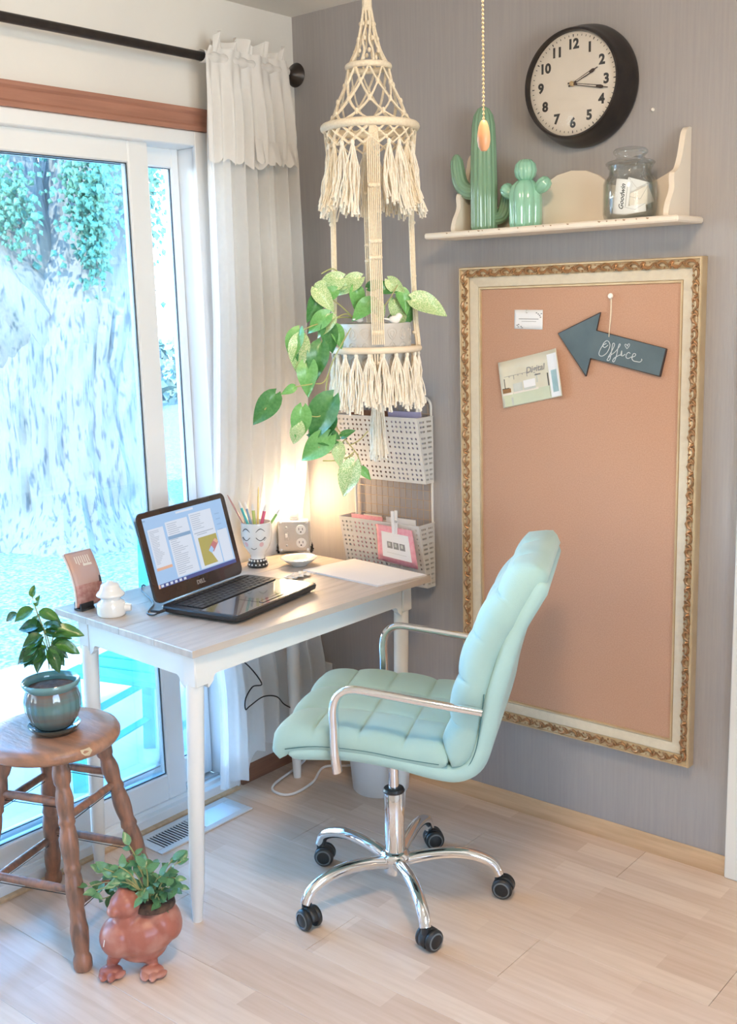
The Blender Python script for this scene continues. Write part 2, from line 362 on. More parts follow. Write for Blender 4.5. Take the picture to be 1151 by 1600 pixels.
def text_mesh(txt,size,thick=.0006,align='CENTER',bold=0,shear=0):
    c=bpy.data.curves.new('t','FONT'); c.body=txt; c.size=size; c.extrude=thick; c.align_x=align; c.align_y='CENTER'; c.offset=bold; c.shear=shear; c.resolution_u=3
    o=bpy.data.objects.new('t',c); COL.objects.link(o); dg=bpy.context.evaluated_depsgraph_get(); dg.update()
    me=bpy.data.meshes.new_from_object(o.evaluated_get(dg)); bpy.data.objects.remove(o); bpy.data.curves.remove(c); return me
def put_text(mb,txt,size,o,ax,ay,thick=.0005,bold=0,align='CENTER',shear=0):
    me=text_mesh(txt,size,thick,align,bold,shear); o=Vector(o);ax=Vector(ax).normalized();ay=Vector(ay).normalized();az=ax.cross(ay)
    mb.add([o+ax*v.co.x+ay*v.co.y+az*v.co.z for v in me.vertices],[tuple(p.vertices) for p in me.polygons]); bpy.data.meshes.remove(me); return mb
X=Vector((1,0,0));Y=Vector((0,1,0));Z=Vector((0,0,1))
CR_=Vector((.766,.643,0)); CT_=Vector((.643,-.766,0))    # directions along / out of a plane facing the room corner diagonal

# ================================================================ STRUCTURE
RX,RY,H=4.2,-4.6,2.44
fl=struct(MB().m('basewood').box((2.02,-2.36,-.03),(4.4,4.9,.04)),'floor')
bm_=MB().m('floor').box((0,0,0),(1.2795,.1898,.009),bev=.0007).mesh('floorboard',smooth=False)
row=0; y=-.0952
while y>-4.7:
    x=-.02-((row*.43)%1.28)+.64
    while x-.64<RX:
        x0=max(x-.64,-.0); x1=min(x+.64,RX)
        if x1-x0>.02: 
            place(bm_,'floorboard',fl,Matrix.Translation(((x0+x1)/2,y,-.0045))@Matrix.Diagonal(((x1-x0-.0005)/1.28,1,1,1)))
        x+=1.28
    y-=.1905; row+=1
struct(MB().m('ceiling').box((2.05,-2.3,H+.05),(4.5,5.0,.1)),'ceiling')
DY0,DY1,DZ=-2.40,-.40,2.055
w=MB().m('wall_white')
w.box((-.07,(DY1+.0)/2+.06,H/2),(.14,-DY1+.12,H)).box((-.07,(DY0+DY1)/2,(DZ+H)/2),(.14,DY1-DY0,H-DZ)).box((-.07,(DY0+RY)/2-.05,H/2),(.14,DY0-RY+.1,H))
struct(w,'wall_left',smooth=False)
OX0,OX1,OZ=1.56,2.38,2.05
w=MB().m('wall_grey')
w.box(((OX0)/2,.06,H/2),(OX0,.12,H)).box(((OX0+OX1)/2,.06,(OZ+H)/2),(OX1-OX0,.12,H-OZ)).box(((OX1+RX)/2,.06,H/2),(RX-OX1,.12,H))
struct(w,'wall_back',smooth=False)
w=MB().m('wall_white')
w.box((RX+.06,-.7,H/2),(.12,1.8,H)).box((RX+.06,-4.0,H/2),(.12,1.2,H)).box((RX+.06,-2.5,.4),(.12,1.8,.8)).box((RX+.06,-2.5,2.27),(.12,1.8,.34))
struct(w,'wall_right',smooth=False)
struct(MB().m('wall_white').box((2.03,RY-.06,H/2),(4.46,.12,H)),'wall_front')
r=tag(thing('fill_window_1','',None,(RX,-2.5,.8)),kind='structure')  # unseen window, added to let in sky light as fill
f=MB().m('vinyl')
for yy in (-3.37,-2.5,-1.63): f.box((RX+.03,yy,1.45),(.06,.06,1.3))
for zz in (.83,2.07): f.box((RX+.03,-2.5,zz),(.06,1.8,.06))
f.build('fill_window_frame',r,smooth=False); MB().m('pane').box((RX+.03,-2.5,1.45),(.006,1.7,1.2)).build('pane',r,smooth=False)
struct(MB().m('ceiling').box((RX+.9,-2.3,2.56),(1.8,5.4,.1)),'sun_block_slab')      # unseen slab added to keep the sun out of the added side window
# baseboards
b=MB().m('basewood').prism([(0,0),(.013,0),(.013,.036),(.009,.047),(.004,.052),(0,.052)],(.01,0,0),-Y,Z,X,1.478); struct(b,'baseboard_back',angle=20)
b=MB().m('darkwood').prism([(0,0),(.012,0),(.012,.05),(0,.058)],(0,-.385,0),X,Z,Y,.37); struct(b,'baseboard_left',angle=20)
# doorway at the right of the grey wall
t=MB().m('white_paint')
t.box((1.527,-.011,1.037),(.072,.022,2.073),bev=.003).box((2.42,-.011,1.037),(.072,.022,2.073),bev=.003).box((1.97,-.011,2.11),(.97,.022,.072),bev=.003)
t.box((1.55,.06,1.02),(.02,.12,2.04)).box((2.39,.06,1.02),(.02,.12,2.04))
struct(t,'trim_1',angle=20)
d=struct(MB().m('white_paint').box((1.97,.05,1.02),(.815,.035,2.03),bev=.002),'door_2',angle=20)
MB().m('brass').lathe([(.0,0),(.02,0),(.02,.006),(.009,.01),(.009,.035),(.025,.045),(.027,.06),(.02,.07),(0,.072)],(2.30,.032,.95),20,(0,-1,0)).build('door_knob',d)
# red wood head trim above the sliding door
t=MB().m('redwood').prism([(0,0),(.020,0),(.020,.012),(.016,.018),(.016,.045),(.024,.052),(.024,.062),(0,.062)],(0,-2.6,DZ-.001),X,Z,Y,2.6-.395); struct(t,'trim_2',angle=20)
# sliding door
dr=thing('door_1','',None,(0,-1.4,0)); tag(dr,kind='structure')
f=MB().m('vinyl')
f.box((-.065,-1.4,DZ-.022),(.15,1.995,.042),bev=.003).box((-.065,DY1-.015,1.0245),(.149,.03,1.973)).box((-.065,DY0+.015,1.0245),(.149,.03,1.973))
f.box((.006,DY1-.022,1.028),(.012,.044,2.050),bev=.002)
f.build('door_frame',dr,angle=20)
f=MB().m('vinyl').box((-.07,-1.4,.012),(.16,1.94,.05),bev=.002).box((-.018,-1.4,.042),(.008,1.94,.014)).m('track').box((-.055,-1.4,.039),(.010,1.94,.012)).box((-.1,-1.4,.039),(.010,1.94,.012)).m('basewood').box((.012,-1.4,.004),(.03,1.98,.010),bev=.002)
f.build('threshold_track',dr,angle=20)
def sash(name,xc,y0,y1,st,z0,z1,bot,top):
    f=MB().m('vinyl'); th=.038; yc=(y0+y1)/2
    f.box((xc,y1-st/2,(z0+z1)/2),(th,st,z1-z0),bev=.004).box((xc,y0+st/2,(z0+z1)/2),(th,st,z1-z0),bev=.004)
    f.box((xc,yc,z1-top/2),(th,y1-y0-2*st,top),bev=.004).box((xc,yc,z0+bot/2),(th,y1-y0-2*st,bot),bev=.004)
    f.m('seal')
    g0,g1=y0+st,y1-st; h0,h1=z0+bot,z1-top; xx=xc+.0
    for yy in (g0+.001,g1-.001): f.box((xx+.008,yy,(h0+h1)/2),(.004,.003,h1-h0))
    for zz in (h0+.001,h1-.001): f.box((xx+.008,yc,zz),(.004,g1-g0,.002))
    o=f.build(name,dr,angle=20)
    MB().m('doorglass').box((xc,yc,(h0+h1)/2),(.004,g1-g0,h1-h0)).build('glass_pane',o,smooth=False)
    return o
sash('sliding_sash',-.042,-1.58,-.592,.072,.045,2.015,.085,.062)
sash('fixed_sash',-.098,-1.42,-.432,.028,.045,2.015,.085,.058)
sash('fixed_sash',-.098,-2.37,-1.40,.07,.045,2.015,.085,.062)

# ================================================================ OUTSIDE
yd=struct(MB().m('grass').box((-15.2,4,-.33),(26,44,.1)),'yard_ground')
dk=struct(MB().m('deck').box((-1.2,-1.0,-.24),(2.1,9,.1)),'patio_slab')
def tree():
    t=thing('old_tree','huge furrowed tree trunk forking outside the glass door','tree',(-5.2,2.75,-.28))
    mb=MB().m('bark')
    import mathutils.noise as N
    def limb(pts,rs,n=72,seed=0):
        pts=bez(pts,14); m=len(pts); rr=np.interp(np.linspace(0,1,m),np.linspace(0,1,len(rs)),rs)
        b=len(mb.v); mb.tube(pts,list(map(float,rr)),n)
        for i in range(m):
            for k in range(n):
                j=b+i*n+k; p=Vector(mb.v[j]); c=pts[i]; d=(p-c); a=2*PI*k/n
                q=Vector((math.cos(a)*4.2,math.sin(a)*4.2,p.z*.55+seed)); s=N.noise(q*1.7)*.07+ (abs(N.noise(q*3.7))-.3)*.13+N.noise(p*1.1)*.10
                fl_=1+.10*math.cos(5*a+1.3)*max(0,1-i/(m*.5))
                mb.v[j]=tuple(c+d*(fl_+s))
    limb([(-5.2,2.70,-.35),(-5.2,2.68,.05),(-5.2,2.66,.6),(-5.2,2.74,1.3),(-5.15,2.92,1.9),(-5.12,3.02,2.6),(-5.1,3.08,3.5),(-5.1,3.12,5)],[1.02,.72,.60,.585,.50,.40,.36,.32],96)
    limb([(-5.25,2.55,1.2),(-5.25,2.15,1.75),(-5.35,1.60,2.2),(-5.4,1.0,2.6),(-5.4,.2,3.1)],[.40,.36,.32,.28,.22],40,7)
    limb([(-5.2,2.6,.8),(-5.15,2.42,2.0),(-5.2,2.40,2.8),(-5.2,2.45,4.2)],[.28,.20,.17,.13],32,9)
    mb.build('trunk',t)
    rnd=random.Random(3); lf=MB().m('folia')
    for c,s,n in (((-4.5,2.55,2.45),(.2,.26,.5),900),((-4.5,3.06,2.45),(.2,.12,.5),420),((-4.9,2.1,2.35),(.3,.22,.4),420),((-4.55,2.6,2.0),(.15,.13,.25),220),((-5,1.9,3.0),(.4,.8,.4),600)):
        for i in range(n):
            p=Vector([c[k]+rnd.gauss(0,.45)*s[k] for k in range(3)]); a=rnd.uniform(-PI,0)+.2; L=rnd.uniform(.035,.075)
            d=Vector((rnd.uniform(-.3,.3),math.cos(a),math.sin(a)*1.0)).normalized(); nn=Vector((1,rnd.uniform(-.6,.6),rnd.uniform(0,.9))).normalized(); s_=d.cross(nn).normalized()
            lf.add([p,p+d*L*.35+s_*L*.42,p+d*L,p+d*L*.35-s_*L*.42,p+d*L*.5+nn*.01],[(0,1,4),(1,2,4),(2,3,4),(3,0,4)])
    o=lf.build('foliage',t,smooth=False); o['kind']='stuff'
tree()
def bush(loc,r,h,label,seed,group=None):
    rnd=random.Random(seed); t=thing('hedge_bush',label,'bush',(loc[0],loc[1],-.28),group); mb=MB().m('hedge')
    for i in range(1500):
        u=Vector((rnd.gauss(0,1),rnd.gauss(0,1),rnd.gauss(0,1))).normalized(); p=Vector((loc[0]+u.x*r*.9,loc[1]+u.y*r,-.25+h/2+u.z*h/2*.95+rnd.uniform(-.1,.1)))
        L=rnd.uniform(.12,.26); d=Vector((rnd.gauss(0,1),rnd.gauss(0,1),rnd.gauss(0,1))).normalized(); s_=d.cross(u).normalized()
        mb.add([p,p+d*L*.5+s_*L*.35,p+d*L,p+d*L*.5-s_*L*.35],[(0,1,2,3)])
    o=mb.build('foliage',t,smooth=False); o['kind']='stuff'
    MB().m('bark').tube([(loc[0],loc[1],-.3),(loc[0],loc[1],h*.7)],[.08,.04],8).build('stem',t)
bush((-14,6.2,0),2.6,3.4,'pale round bush left of the big tree beyond the lawn',1)
bush((-15,11.8,0),1.6,1.1,'low round bush right of the big tree in the bright yard',2)
t=thing('block_garden_wall','low grey block wall across the yard, left of the tree trunk','wall',(-13,4.3,-.28))
for j in range(3):
    for i in range(9):
        place_m=MB().m('stonewall').box((-13,1.8+i*.62+(j%2)*.31,-.16+j*.24),(.3,.61,.232),bev=.02).build('block',t,angle=20)
# turquoise garden chair
def garden_chair():
    t=thing('garden_chair','turquoise painted wooden garden chair out on the patio','chair',(-.62,-.25,-.19))
    o=Vector((-.62,-.22,0)); q=Matrix.Rotation(R(16),3,'Z')
    def P(x,y,z): return o+q@Vector((x,y,z))
    def bar(n,a,b,s): 
        a=P(*a);b=P(*b); MB().m('turq').tube([a,b],s,4,up=Z if abs((b-a).normalized().z)<.8 else X).build(n,t,angle=20)
    for x in(-.2,.2):
        bar('leg',(x,-.22,-.19),(x,-.22,.255),.034); bar('back_post',(x*1.0,.22,-.19),(x,.27,.64),.034)
        bar('side_rung',(x,-.22,.08),(x,.22,.08),.016); bar('side_rung',(x,-.22,-.07),(x,.22,-.07),.016)
    for i in range(5): MB().m('turq').box(P(0,-.2+i*.1,.265),(.44,.088,.022),q,.004).build('seat_slat',t,angle=20)
    MB().m('turq').box(P(0,.262,.62),(.44,.024,.16),q,.004).build('top_rail',t,angle=20)
    for i in range(4): MB().m('turq').box(P(-.135+i*.09,.255,.41),(.045,.014,.27),q,.002).build('back_slat',t,angle=20)
garden_chair()

# ================================================================ CURTAIN, ROD, VALANCE
rod=thing('curtain_rod','dark bronze curtain rod with flared end knob above the door','curtain rod',(.09,-1.4,2.243))
MB().m('black_metal').tube([(.09,-2.7,2.243),(.09,-.133,2.243)],.0125,16).build('rod',rod)
MB().m('black_metal').lathe([(0,0),(.013,0),(.017,.003),(.015,.008),(.012,.014),(.014,.022),(.026,.034),(.033,.042),(.036,.047),(.034,.051),(.02,.054),(0,.055)],(.09,-.134,2.243),28,(0,1,0)).build('finial',rod)
for yy in(-.30,-2.5): MB().m('black_metal').box((.004,yy,2.235),(.008,.03,.07),bev=.002).tube([(.0,yy,2.235),(.09,yy,2.229)],.006,8).build('bracket',rod)
cu=thing('sheer_curtain','long sheer white curtain hanging beside the sliding door','curtain',(.07,-.28,.1))
def cx(z):   # distance of the curtain's mid plane from the wall
    return float(np.interp(z,[.05,.35,.60,.72,.80,1.0,1.5,2.24],[.060,.052,.012,-.004,-.004,.030,.070,.09]))
def curt(u,v):
    z=2.235*(1-v)+v*.055
    y0=np.interp(z,[0,.2,1,2,2.24],[-.545,-.525,-.47,-.475,-.455]); y1=np.interp(z,[0,.3,1.2,2.0,2.24],[-.045,-.035,-.065,-.11,-.15])
    hem=.0
    if v>.9: hem=.075*max(0,min(1,(u-.30)*30))*(v-.9)/.1
    f=u*6.2*2*PI; am=np.interp(z,[0,.5,.68,.82,1.1,2,2.24],[.026,.016,.003,.003,.016,.02,.01])
    yy=y0+(y1-y0)*(u+.012*math.sin(f*1.0+1)); x=cx(z)+am*(math.sin(f)+.4*math.sin(2.3*f+1))+(.012*(1-2*u)*0)
    if .66<z<.86: x+= (u-.5)*.030-.004
    x=max(x, .004 if (yy>-.40) else -.018)
    return (x,yy,z+hem)
c_=MB().m('curtain').grid(curt,200,70).build('panel',cu,angle=180)
hm=MB().m('curtain').grid(lambda u,v:(curt(u,.965+.035*v)[0]+.0015,curt(u,.965+.035*v)[1],curt(u,.965+.035*v)[2]),200,3).build('hem',cu,angle=180)
va=thing('ruffled_valance','gathered white cotton valance with ruffle and scalloped hem','valance',(.1,-.3,1.95))
def val(u,v):
    zt=2.270; zb=1.962+.012*math.sin(u*9)-.012*(u<.33)+.016*abs(math.sin(u*PI*13))*-1+.01
    z=zt*(1-v)+zb*v; y0=np.interp(z,[1.9,2.24,2.3],[-.495,-.482,-.45]); y1=np.interp(z,[1.9,2.05,2.24,2.3],[-.150,-.135,-.145,-.16])
    g=u*17*PI; a=.012*min(1,max(.15,abs(z-2.243)*9)); 
    x=.112+a*math.sin(g)+.006*math.sin(g*.37+2)+ (.014*v if u>.55 else .004*v)
    if abs(z-2.243)<.02: x+=.0
    return (x,y0+(y1-y0)*u,z)
MB().m('valance').grid(val,150,40).build('drop',va,angle=180)
def ruf(u,v):
    g=u*9*PI; z=2.250+v*(.052+.012*math.sin(g*.7)); return (.105+.020*math.sin(g)*v+.01*math.sin(g*2.1)*v,-.445+.285*u+.006*math.cos(g)*v,z)
MB().m('valance').grid(ruf,120,8).build('ruffle',va,angle=180)
def ruf2(u,v):
    g=u*7*PI; z=2.243+v*(.045+.014*math.sin(g*.9+1)); return (.082-.014*math.sin(g)*v,-.43+.30*u,z)
MB().m('valance').grid(ruf2,100,8).build('ruffle',va,angle=180)
def pock(u,v):
    a=v*2*PI; r=.0165+.0015*math.sin(u*60); return (.095+math.cos(a)*(r+.006),-.482+.342*u,2.243+math.sin(a)*(r))
MB().m('valance').grid(pock,90,14).build('rod_pocket',va,angle=180)
def scal(u,v):   # short flared flounce on the right half
    z=2.03-.06*v-.012*abs(math.sin(u*PI*7))*v; g=u*5*PI; return (.128+.012*v+.008*math.sin(g)*v,-.315+.165*u+.012*v*(u-.4),z)
MB().m('valance').grid(scal,90,10).build('flounce',va,angle=180)

# ================================================================ WALL OUTLET, VENT
o=thing('wall_outlet','white outlet plate low on the grey wall behind the desk','outlet',(.03,-.004,.24))
MB().m('plastic_white').box((.045,-.0035,.27),(.07,.007,.115),bev=.002).build('plate',o); MB().m('plastic_white').box((.045,-.016,.285),(.03,.022,.03),bev=.004).build('plug',o)
v=thing('floor_vent','pale metal floor register beside the sliding door','vent',(.1,-.675,0))
f=MB().m('pewter'); y0,y1,x0,x1=-.855,-.49,.033,.165
for xx,ww in ((x0+.012,.024),(x1-.012,.024)): f.box((xx,(y0+y1)/2,.0025),(ww,y1-y0,.005),bev=.0015)
for yy in (y0+.014,y1-.014,(y0+y1)/2): f.box(((x0+x1)/2,yy,.0025),(x1-x0-.048,.028 if yy!=(y0+y1)/2 else .012,.005),bev=.0015)
f.build('frame',v,smooth=False)
MB().m('dark').box(((x0+x1)/2,(y0+y1)/2,.0008),(x1-x0-.045,y1-y0-.045,.0012)).build('duct_shade_sheet',v,smooth=False)  # near-black sheet, shade inside the duct put in as colour
for side,(a,b) in enumerate(((y0+.03,(y0+y1)/2-.008),((y0+y1)/2+.008,y1-.03))):
    n=13
    for i in range(n):
        yy=a+(i+.5)*(b-a)/n; MB().m('pewter').box(((x0+x1)/2,yy,.003),(x1-x0-.046,.0042 if side==0 else .0088,.0022),Matrix.Rotation(R(0 if side==0 else 12),3,'X')).build('louver',v,smooth=False)
# ================================================================ DESK
TZ=.745
dL=Vector((-.03,-1.015,0));dF=Vector((.586,-1.057,0));dR=Vector((.62,-.15,0));dB=Vector((.030,-.125,0))
desk=thing('writing_desk','white painted desk with grey washed wooden top and tapered legs','desk',(.30,-.6,0))
def dq(a,b): return (dF.lerp(dL,a)).lerp(dR.lerp(dB,a),b)
n=4
for i in range(n):
    a0=i/n+.0012*(i>0); a1=(i+1)/n-.0012*(i<n-1); mb=MB().m('table_top')
    q=[dq(a0,0),dq(a0,1),dq(a1,1),dq(a1,0)]
    mb.add([p+Z*(TZ-.018) for p in q]+[p+Z*(TZ-.002) for p in q]+[q[0].lerp(q[2],.002)+Z*TZ,q[1].lerp(q[3],.002)+Z*TZ,q[2].lerp(q[0],.002)+Z*TZ,q[3].lerp(q[1],.002)+Z*TZ],
       [(3,2,1,0)]+[(k,(k+1)%4,4+(k+1)%4,4+k) for k in range(4)]+[(4+k,4+(k+1)%4,8+(k+1)%4,8+k) for k in range(4)]+[(8,9,10,11)])
    o=mb.build('top_plank',desk,smooth=False)
legs=[((.548,-1.018),(.508,-1.026)),((.082,-.985),(.100,-1.026)),((.100,-.212),(.112,-.232)),((.552,-.206),(.535,-.212))]
for (tx,ty),(bx,by) in legs:
    mb=MB().m('white_paint'); T=Vector((tx,ty,TZ-.019)); B=Vector((bx,by,0)); rot=R(2.2)
    mb.box((tx,ty,TZ-.019-.042),(.044,.044,.084),rot,.003)
    def pt(z): return T.lerp(B,1-z/T.z)
    mb.tube([pt(z) for z in(.655,.645,.62,.35,.09,.075,.0)],[.0215,.0225,.0222,.0212,.0185,.0165,.0125],20)
    mb.build('leg',desk,angle=40)
def apron(a,b,flip):
    a=Vector((*a,0));b=Vector((*b,0)); L=(b-a).length; d=(b-a).normalized(); nrm=Vector((d.y,-d.x,0))
    s=.022; h=TZ-.019; lo=h-.063; mid=lo
    prof=[(s,h),(L-s,h),(L-s,lo-.030),(L-s-.004,lo-.029),(L-s-.018,lo-.017)]
    for k in range(7):
        t=k/6; prof.append((L-s-.019-.014*(1-math.cos(t*PI/2)),lo-.015+.015*math.sin(t*PI/2)))
    for k in range(1,8):
        t=k/8; prof.append((L-s-.03-(L-2*s-.06)*t,lo+ (mid-lo)*math.sin(PI*min(1,max(0,t)))**.8*.0))
    for k in range(7):
        t=1-k/6; prof.append((s+.019+.014*(1-math.cos(t*PI/2)),lo-.015+.015*math.sin(t*PI/2)))
    prof+=[(s+.018,lo-.017),(s+.004,lo-.029),(s,lo-.030)]
    MB().m('white_paint').prism(prof,a+nrm*.002,d,Z,nrm,.016).build('apron',desk,angle=25)
apron(legs[0][0],legs[3][0],0); apron(legs[1][0],legs[0][0],0); apron(legs[2][0],legs[1][0],0); apron(legs[3][0],legs[2][0],0)

# ---- laptop
B_=Vector((.524,-.848,0)); C_=Vector((.459,-.462,0)); ey=(C_-B_).normalized(); ex=Vector((ey.y,-ey.x,0))   # ex points towards the sitter
HL=Vector((.262,-.885,0)); 
lap=thing('laptop','open black laptop showing a mail window, standing on the desk','laptop',tuple((HL+C_)/2+Z*TZ))
LW=.386; LD=.262
lo=B_-ex*LD
def LP(u,v,z): return lo+ey*u+ex*v+Z*(TZ+z)      # u along the width, v from hinge to front
def lbox(mb,u0,u1,v0,v1,z0,z1,bev=0):
    q=Matrix((ey,ex,Z)).transposed(); q=Matrix((ey,-ex,Z)).transposed() if Matrix((ey,ex,Z)).determinant()<0 else q
    c=LP((u0+u1)/2,(v0+v1)/2,(z0+z1)/2); return mb.box(c,(u1-u0,v1-v0,z1-z0),q,bev)
mb=MB().m('black'); prof=[]
def rr(w,d,r,k=6):
    out=[]
    for cx_,cy_,a0 in ((w-r,r,-90),(w-r,d-r,0),(r,d-r,90),(r,r,180)):
        for i in range(k+1):
            a=R(a0+90*i/k); out.append((cx_+r*math.cos(a),cy_+r*math.sin(a)))
    return out
def lathe_slab(mb,w,d,r,zs,O,ax,ay,az):
    vs=[];n=None
    for z,ins in zs:
        p=[(ins+(x)*(w-2*ins)/w,ins+y*(d-2*ins)/d) for x,y in rr(w,d,r)]; n=len(p)
        vs+=[O+ax*a+ay*b+az*z for a,b in p]
    fs=[tuple(range(n))[::-1],tuple(range((len(zs)-1)*n,len(zs)*n))]
    for j in range(len(zs)-1):
        for k in range(n): fs.append((j*n+k,j*n+(k+1)%n,(j+1)*n+(k+1)%n,(j+1)*n+k))
    return mb.add(vs,fs)
lathe_slab(mb,LW,LD,.02,((.004,.012),(.010,.002),(.020,0),(.024,.003)),lo+Z*TZ,ey,ex,Z)
for u in(.04,LW-.04):
    for v in (.03,LD-.03): mb.lathe([(.008,0),(.008,.005)],LP(u,v,0),12)
mb.build('base',lap,angle=30)
mb=MB().m('palm'); lbox(mb,.008,LW-.008,.135,LD-.006,.0235,.0250,.001); mb.m('black'); lbox(mb,.008,LW-.008,.012,.135,.0235,.0247,.0005); mb.build('deck_plate',lap,angle=30)
lbox(MB().m('bezel'),.14,.245,.16,.225,.0249,.0254).build('touchpad',lap,smooth=False)
lbox(MB().m('bezel'),.14,.245,.228,.243,.0249,.0262,.001).build('touchpad_button',lap,smooth=False)
lbox(MB().m('galv'),.06,LW-.06,.004,.010,.024,.0262,.001).build('hinge_strip',lap,angle=20)
for r_ in range(6):
    n_=15 if r_<5 else 11; x=.024; 
    ws=[1]*n_
    if r_==1: ws[-1]=1.6
    if r_==2: ws[0]=1.5
    if r_==3: ws[0]=1.7; ws[-1]=1.7
    if r_==4: ws[0]=2.1; ws[-1]=1.6
    if r_==5: ws=[1.2,1,1,1.2,5,1.2,1,1,1,1,1]
    sc=(LW-.048)/sum(ws)
    for w_ in ws:
        lbox(MB().m('key'),x+.0012,x+w_*sc-.0012,.022+r_*.0182,.0382+r_*.0182 if r_ else .034,.0246,.0276,.0008).build('key',lap,smooth=False); x+=w_*sc
# lid
th=R(-14); LH=.248
lz=(Z*math.cos(th)+(-ex)*math.sin(-th)).normalized(); ln=ey.cross(lz).normalized()
if ln.dot(ex)<0: ln=-ln
LO=LP(0,-.004,.026)
mb=MB().m('black'); lathe_slab(mb,LW,LH,.02,((-.012,.006),(-.009,.001),(-.001,0)),LO,ey,lz,ln); mb.m('bezel'); lathe_slab(mb,LW-.002,LH-.002,.019,((-.001,0),(.0005,.001)),LO+ey*.001+lz*.001,ey,lz,ln)
lid=mb.build('lid',lap,angle=30)
SW,SH=.344,.194; SO=LO+ey*(LW-SW)/2+lz*.038+ln*.0006
def scr(m_,u0,u1,v0,v1,d,name,par):
    mb=MB().m(m_); O=SO+ln*d
    P_=[O+ey*(SW*a)+lz*(SH*(1-b)) for a,b in((u0,v1),(u1,v1),(u1,v0),(u0,v0))]
    mb.add(P_,[(0,1,2,3)]); return mb.build(name,par,smooth=False)
mb=MB()
def sr(m_,u0,u1,v0,v1,d):
    O=SO+ln*d; mb.m(m_).add([O+ey*(SW*a)+lz*(SH*(1-b)) for a,b in((u0,v1),(u1,v1),(u1,v0),(u0,v0))],[(0,1,2,3)])
sr('screen_blue',0,1,0,1,.0002)
sr('screen_white',.03,.215,.17,.72,.0004); sr('screen_orange',.03,.215,.72,.76,.0004)
sr('screen_white',.245,.52,.13,.93,.0004); sr('screen_white',.545,.835,.10,.93,.0004); sr('screen_white',.85,.98,.45,.93,.0003)
sr('screen_mid',.245,.52,.335,.385,.0006); sr('screen_navy',.0,1,.945,1,.0006); sr('screen_orange',.0,.02,.945,1,.0008)
sr('screen_olive',.59,.83,.48,.90,.0006)
for i in range(6): sr('screen_white',.03+i*.055,.06+i*.055,.955,.99,.0008)
O=SO+ln*.0008
def sp_(m_,pts,d): mb.m(m_).add([SO+ln*d+ey*(SW*a)+lz*(SH*(1-b)) for a,b in pts],[tuple(range(len(pts)))])
sp_('screen_white',((.72,.75),(.83,.62),(.83,.90),(.77,.90)),.0008); sp_('screen_red',((.70,.66),(.79,.55),(.83,.62),(.745,.74)),.0009)
sp_('screen_blue',((.685,.70),(.73,.64),(.755,.70),(.72,.75)),.0010); sp_('screen_orange',((.77,.58),(.80,.55),(.83,.60),(.81,.63)),.0010)
rnd=random.Random(2)
for i in range(22): sr('screen_grey',.045,.09+rnd.random()*.07,.20+i*.022,.207+i*.022,.0006)
for i in range(26):
    vv=.16+i*.029
    if not .32<vv<.39: sr('screen_grey',.262,.33+rnd.random()*.12,vv,vv+.008,.0006)
for i in range(8): sr('screen_grey',.56,.62+rnd.random()*.1,.13+i*.03,.138+i*.03,.0006)
sr('screen_grey',.56,.81,.40,.412,.0006); sr('screen_grey',.59,.72,.43,.44,.0006); sr('screen_mid',.0,.03,.03,.05,.0006); sr('screen_white',.40,.62,.02,.05,.0004)
for i in range(4): sr('screen_mid',.87,.93,.2+i*.08,.208+i*.08,.0006)
mb.build('screen',lid,smooth=False)
mb=MB().m('logo'); put_text(mb,'DELL',.016,LO+ey*LW/2+lz*.020+ln*.001,ey,lz,.0005,.0006); mb.build('logo',lid,smooth=False)
# power lead of the laptop
pc=thing('power_cord','black laptop power cord hanging under the desk to the wall','cord',(.05,-.5,.2))
mb=MB().m('black').tube(bez([LP(-.001,.02,.014),LP(-.012,.015,.012),LP(-.022,.0,.004),LP(-.012,-.03,.003),LP(.02,-.05,.003),LP(.08,-.09,.003),(.03,-.76,TZ+.003),(-.024,-.70,TZ-.01),(-.026,-.65,.6),(.045,-.55,.50),(.10,-.455,.47),(.10,-.365,.366),(.095,-.40,.362),(.10,-.437,.335),(.10,-.44,.30),(.10,-.42,.305),(.10,-.36,.318),(.10,-.30,.30),(.10,-.262,.26),(.11,-.21,.235),(.10,-.09,.24),(.05,-.035,.275),(.048,-.022,.285)],6),.0022,6)
mb.build('cable',pc); MB().m('black').tube([LP(.001,.02,.014),LP(-.02,.014,.012)],.0045,8).tube([LP(-.018,-.012,.0125),LP(-.012,.02,.0125)],.0035,8).build('plug_sleeve',pc)
wc=tag(MB().m('plastic_white').tube(bez([(.045,-.07,.26),(.05,-.10,.12),(.06,-.13,.02),(.10,-.33,.006),(.16,-.37,.006),(.20,-.34,.006),(.19,-.24,.006),(.14,-.13,.006),(.20,-.07,.006),(.235,-.035,.02),(.20,-.014,.12),(.07,-.012,.24)],8),.0042,8).build('power_cord'),'white cable looping on the floor around the back desk leg','cord')

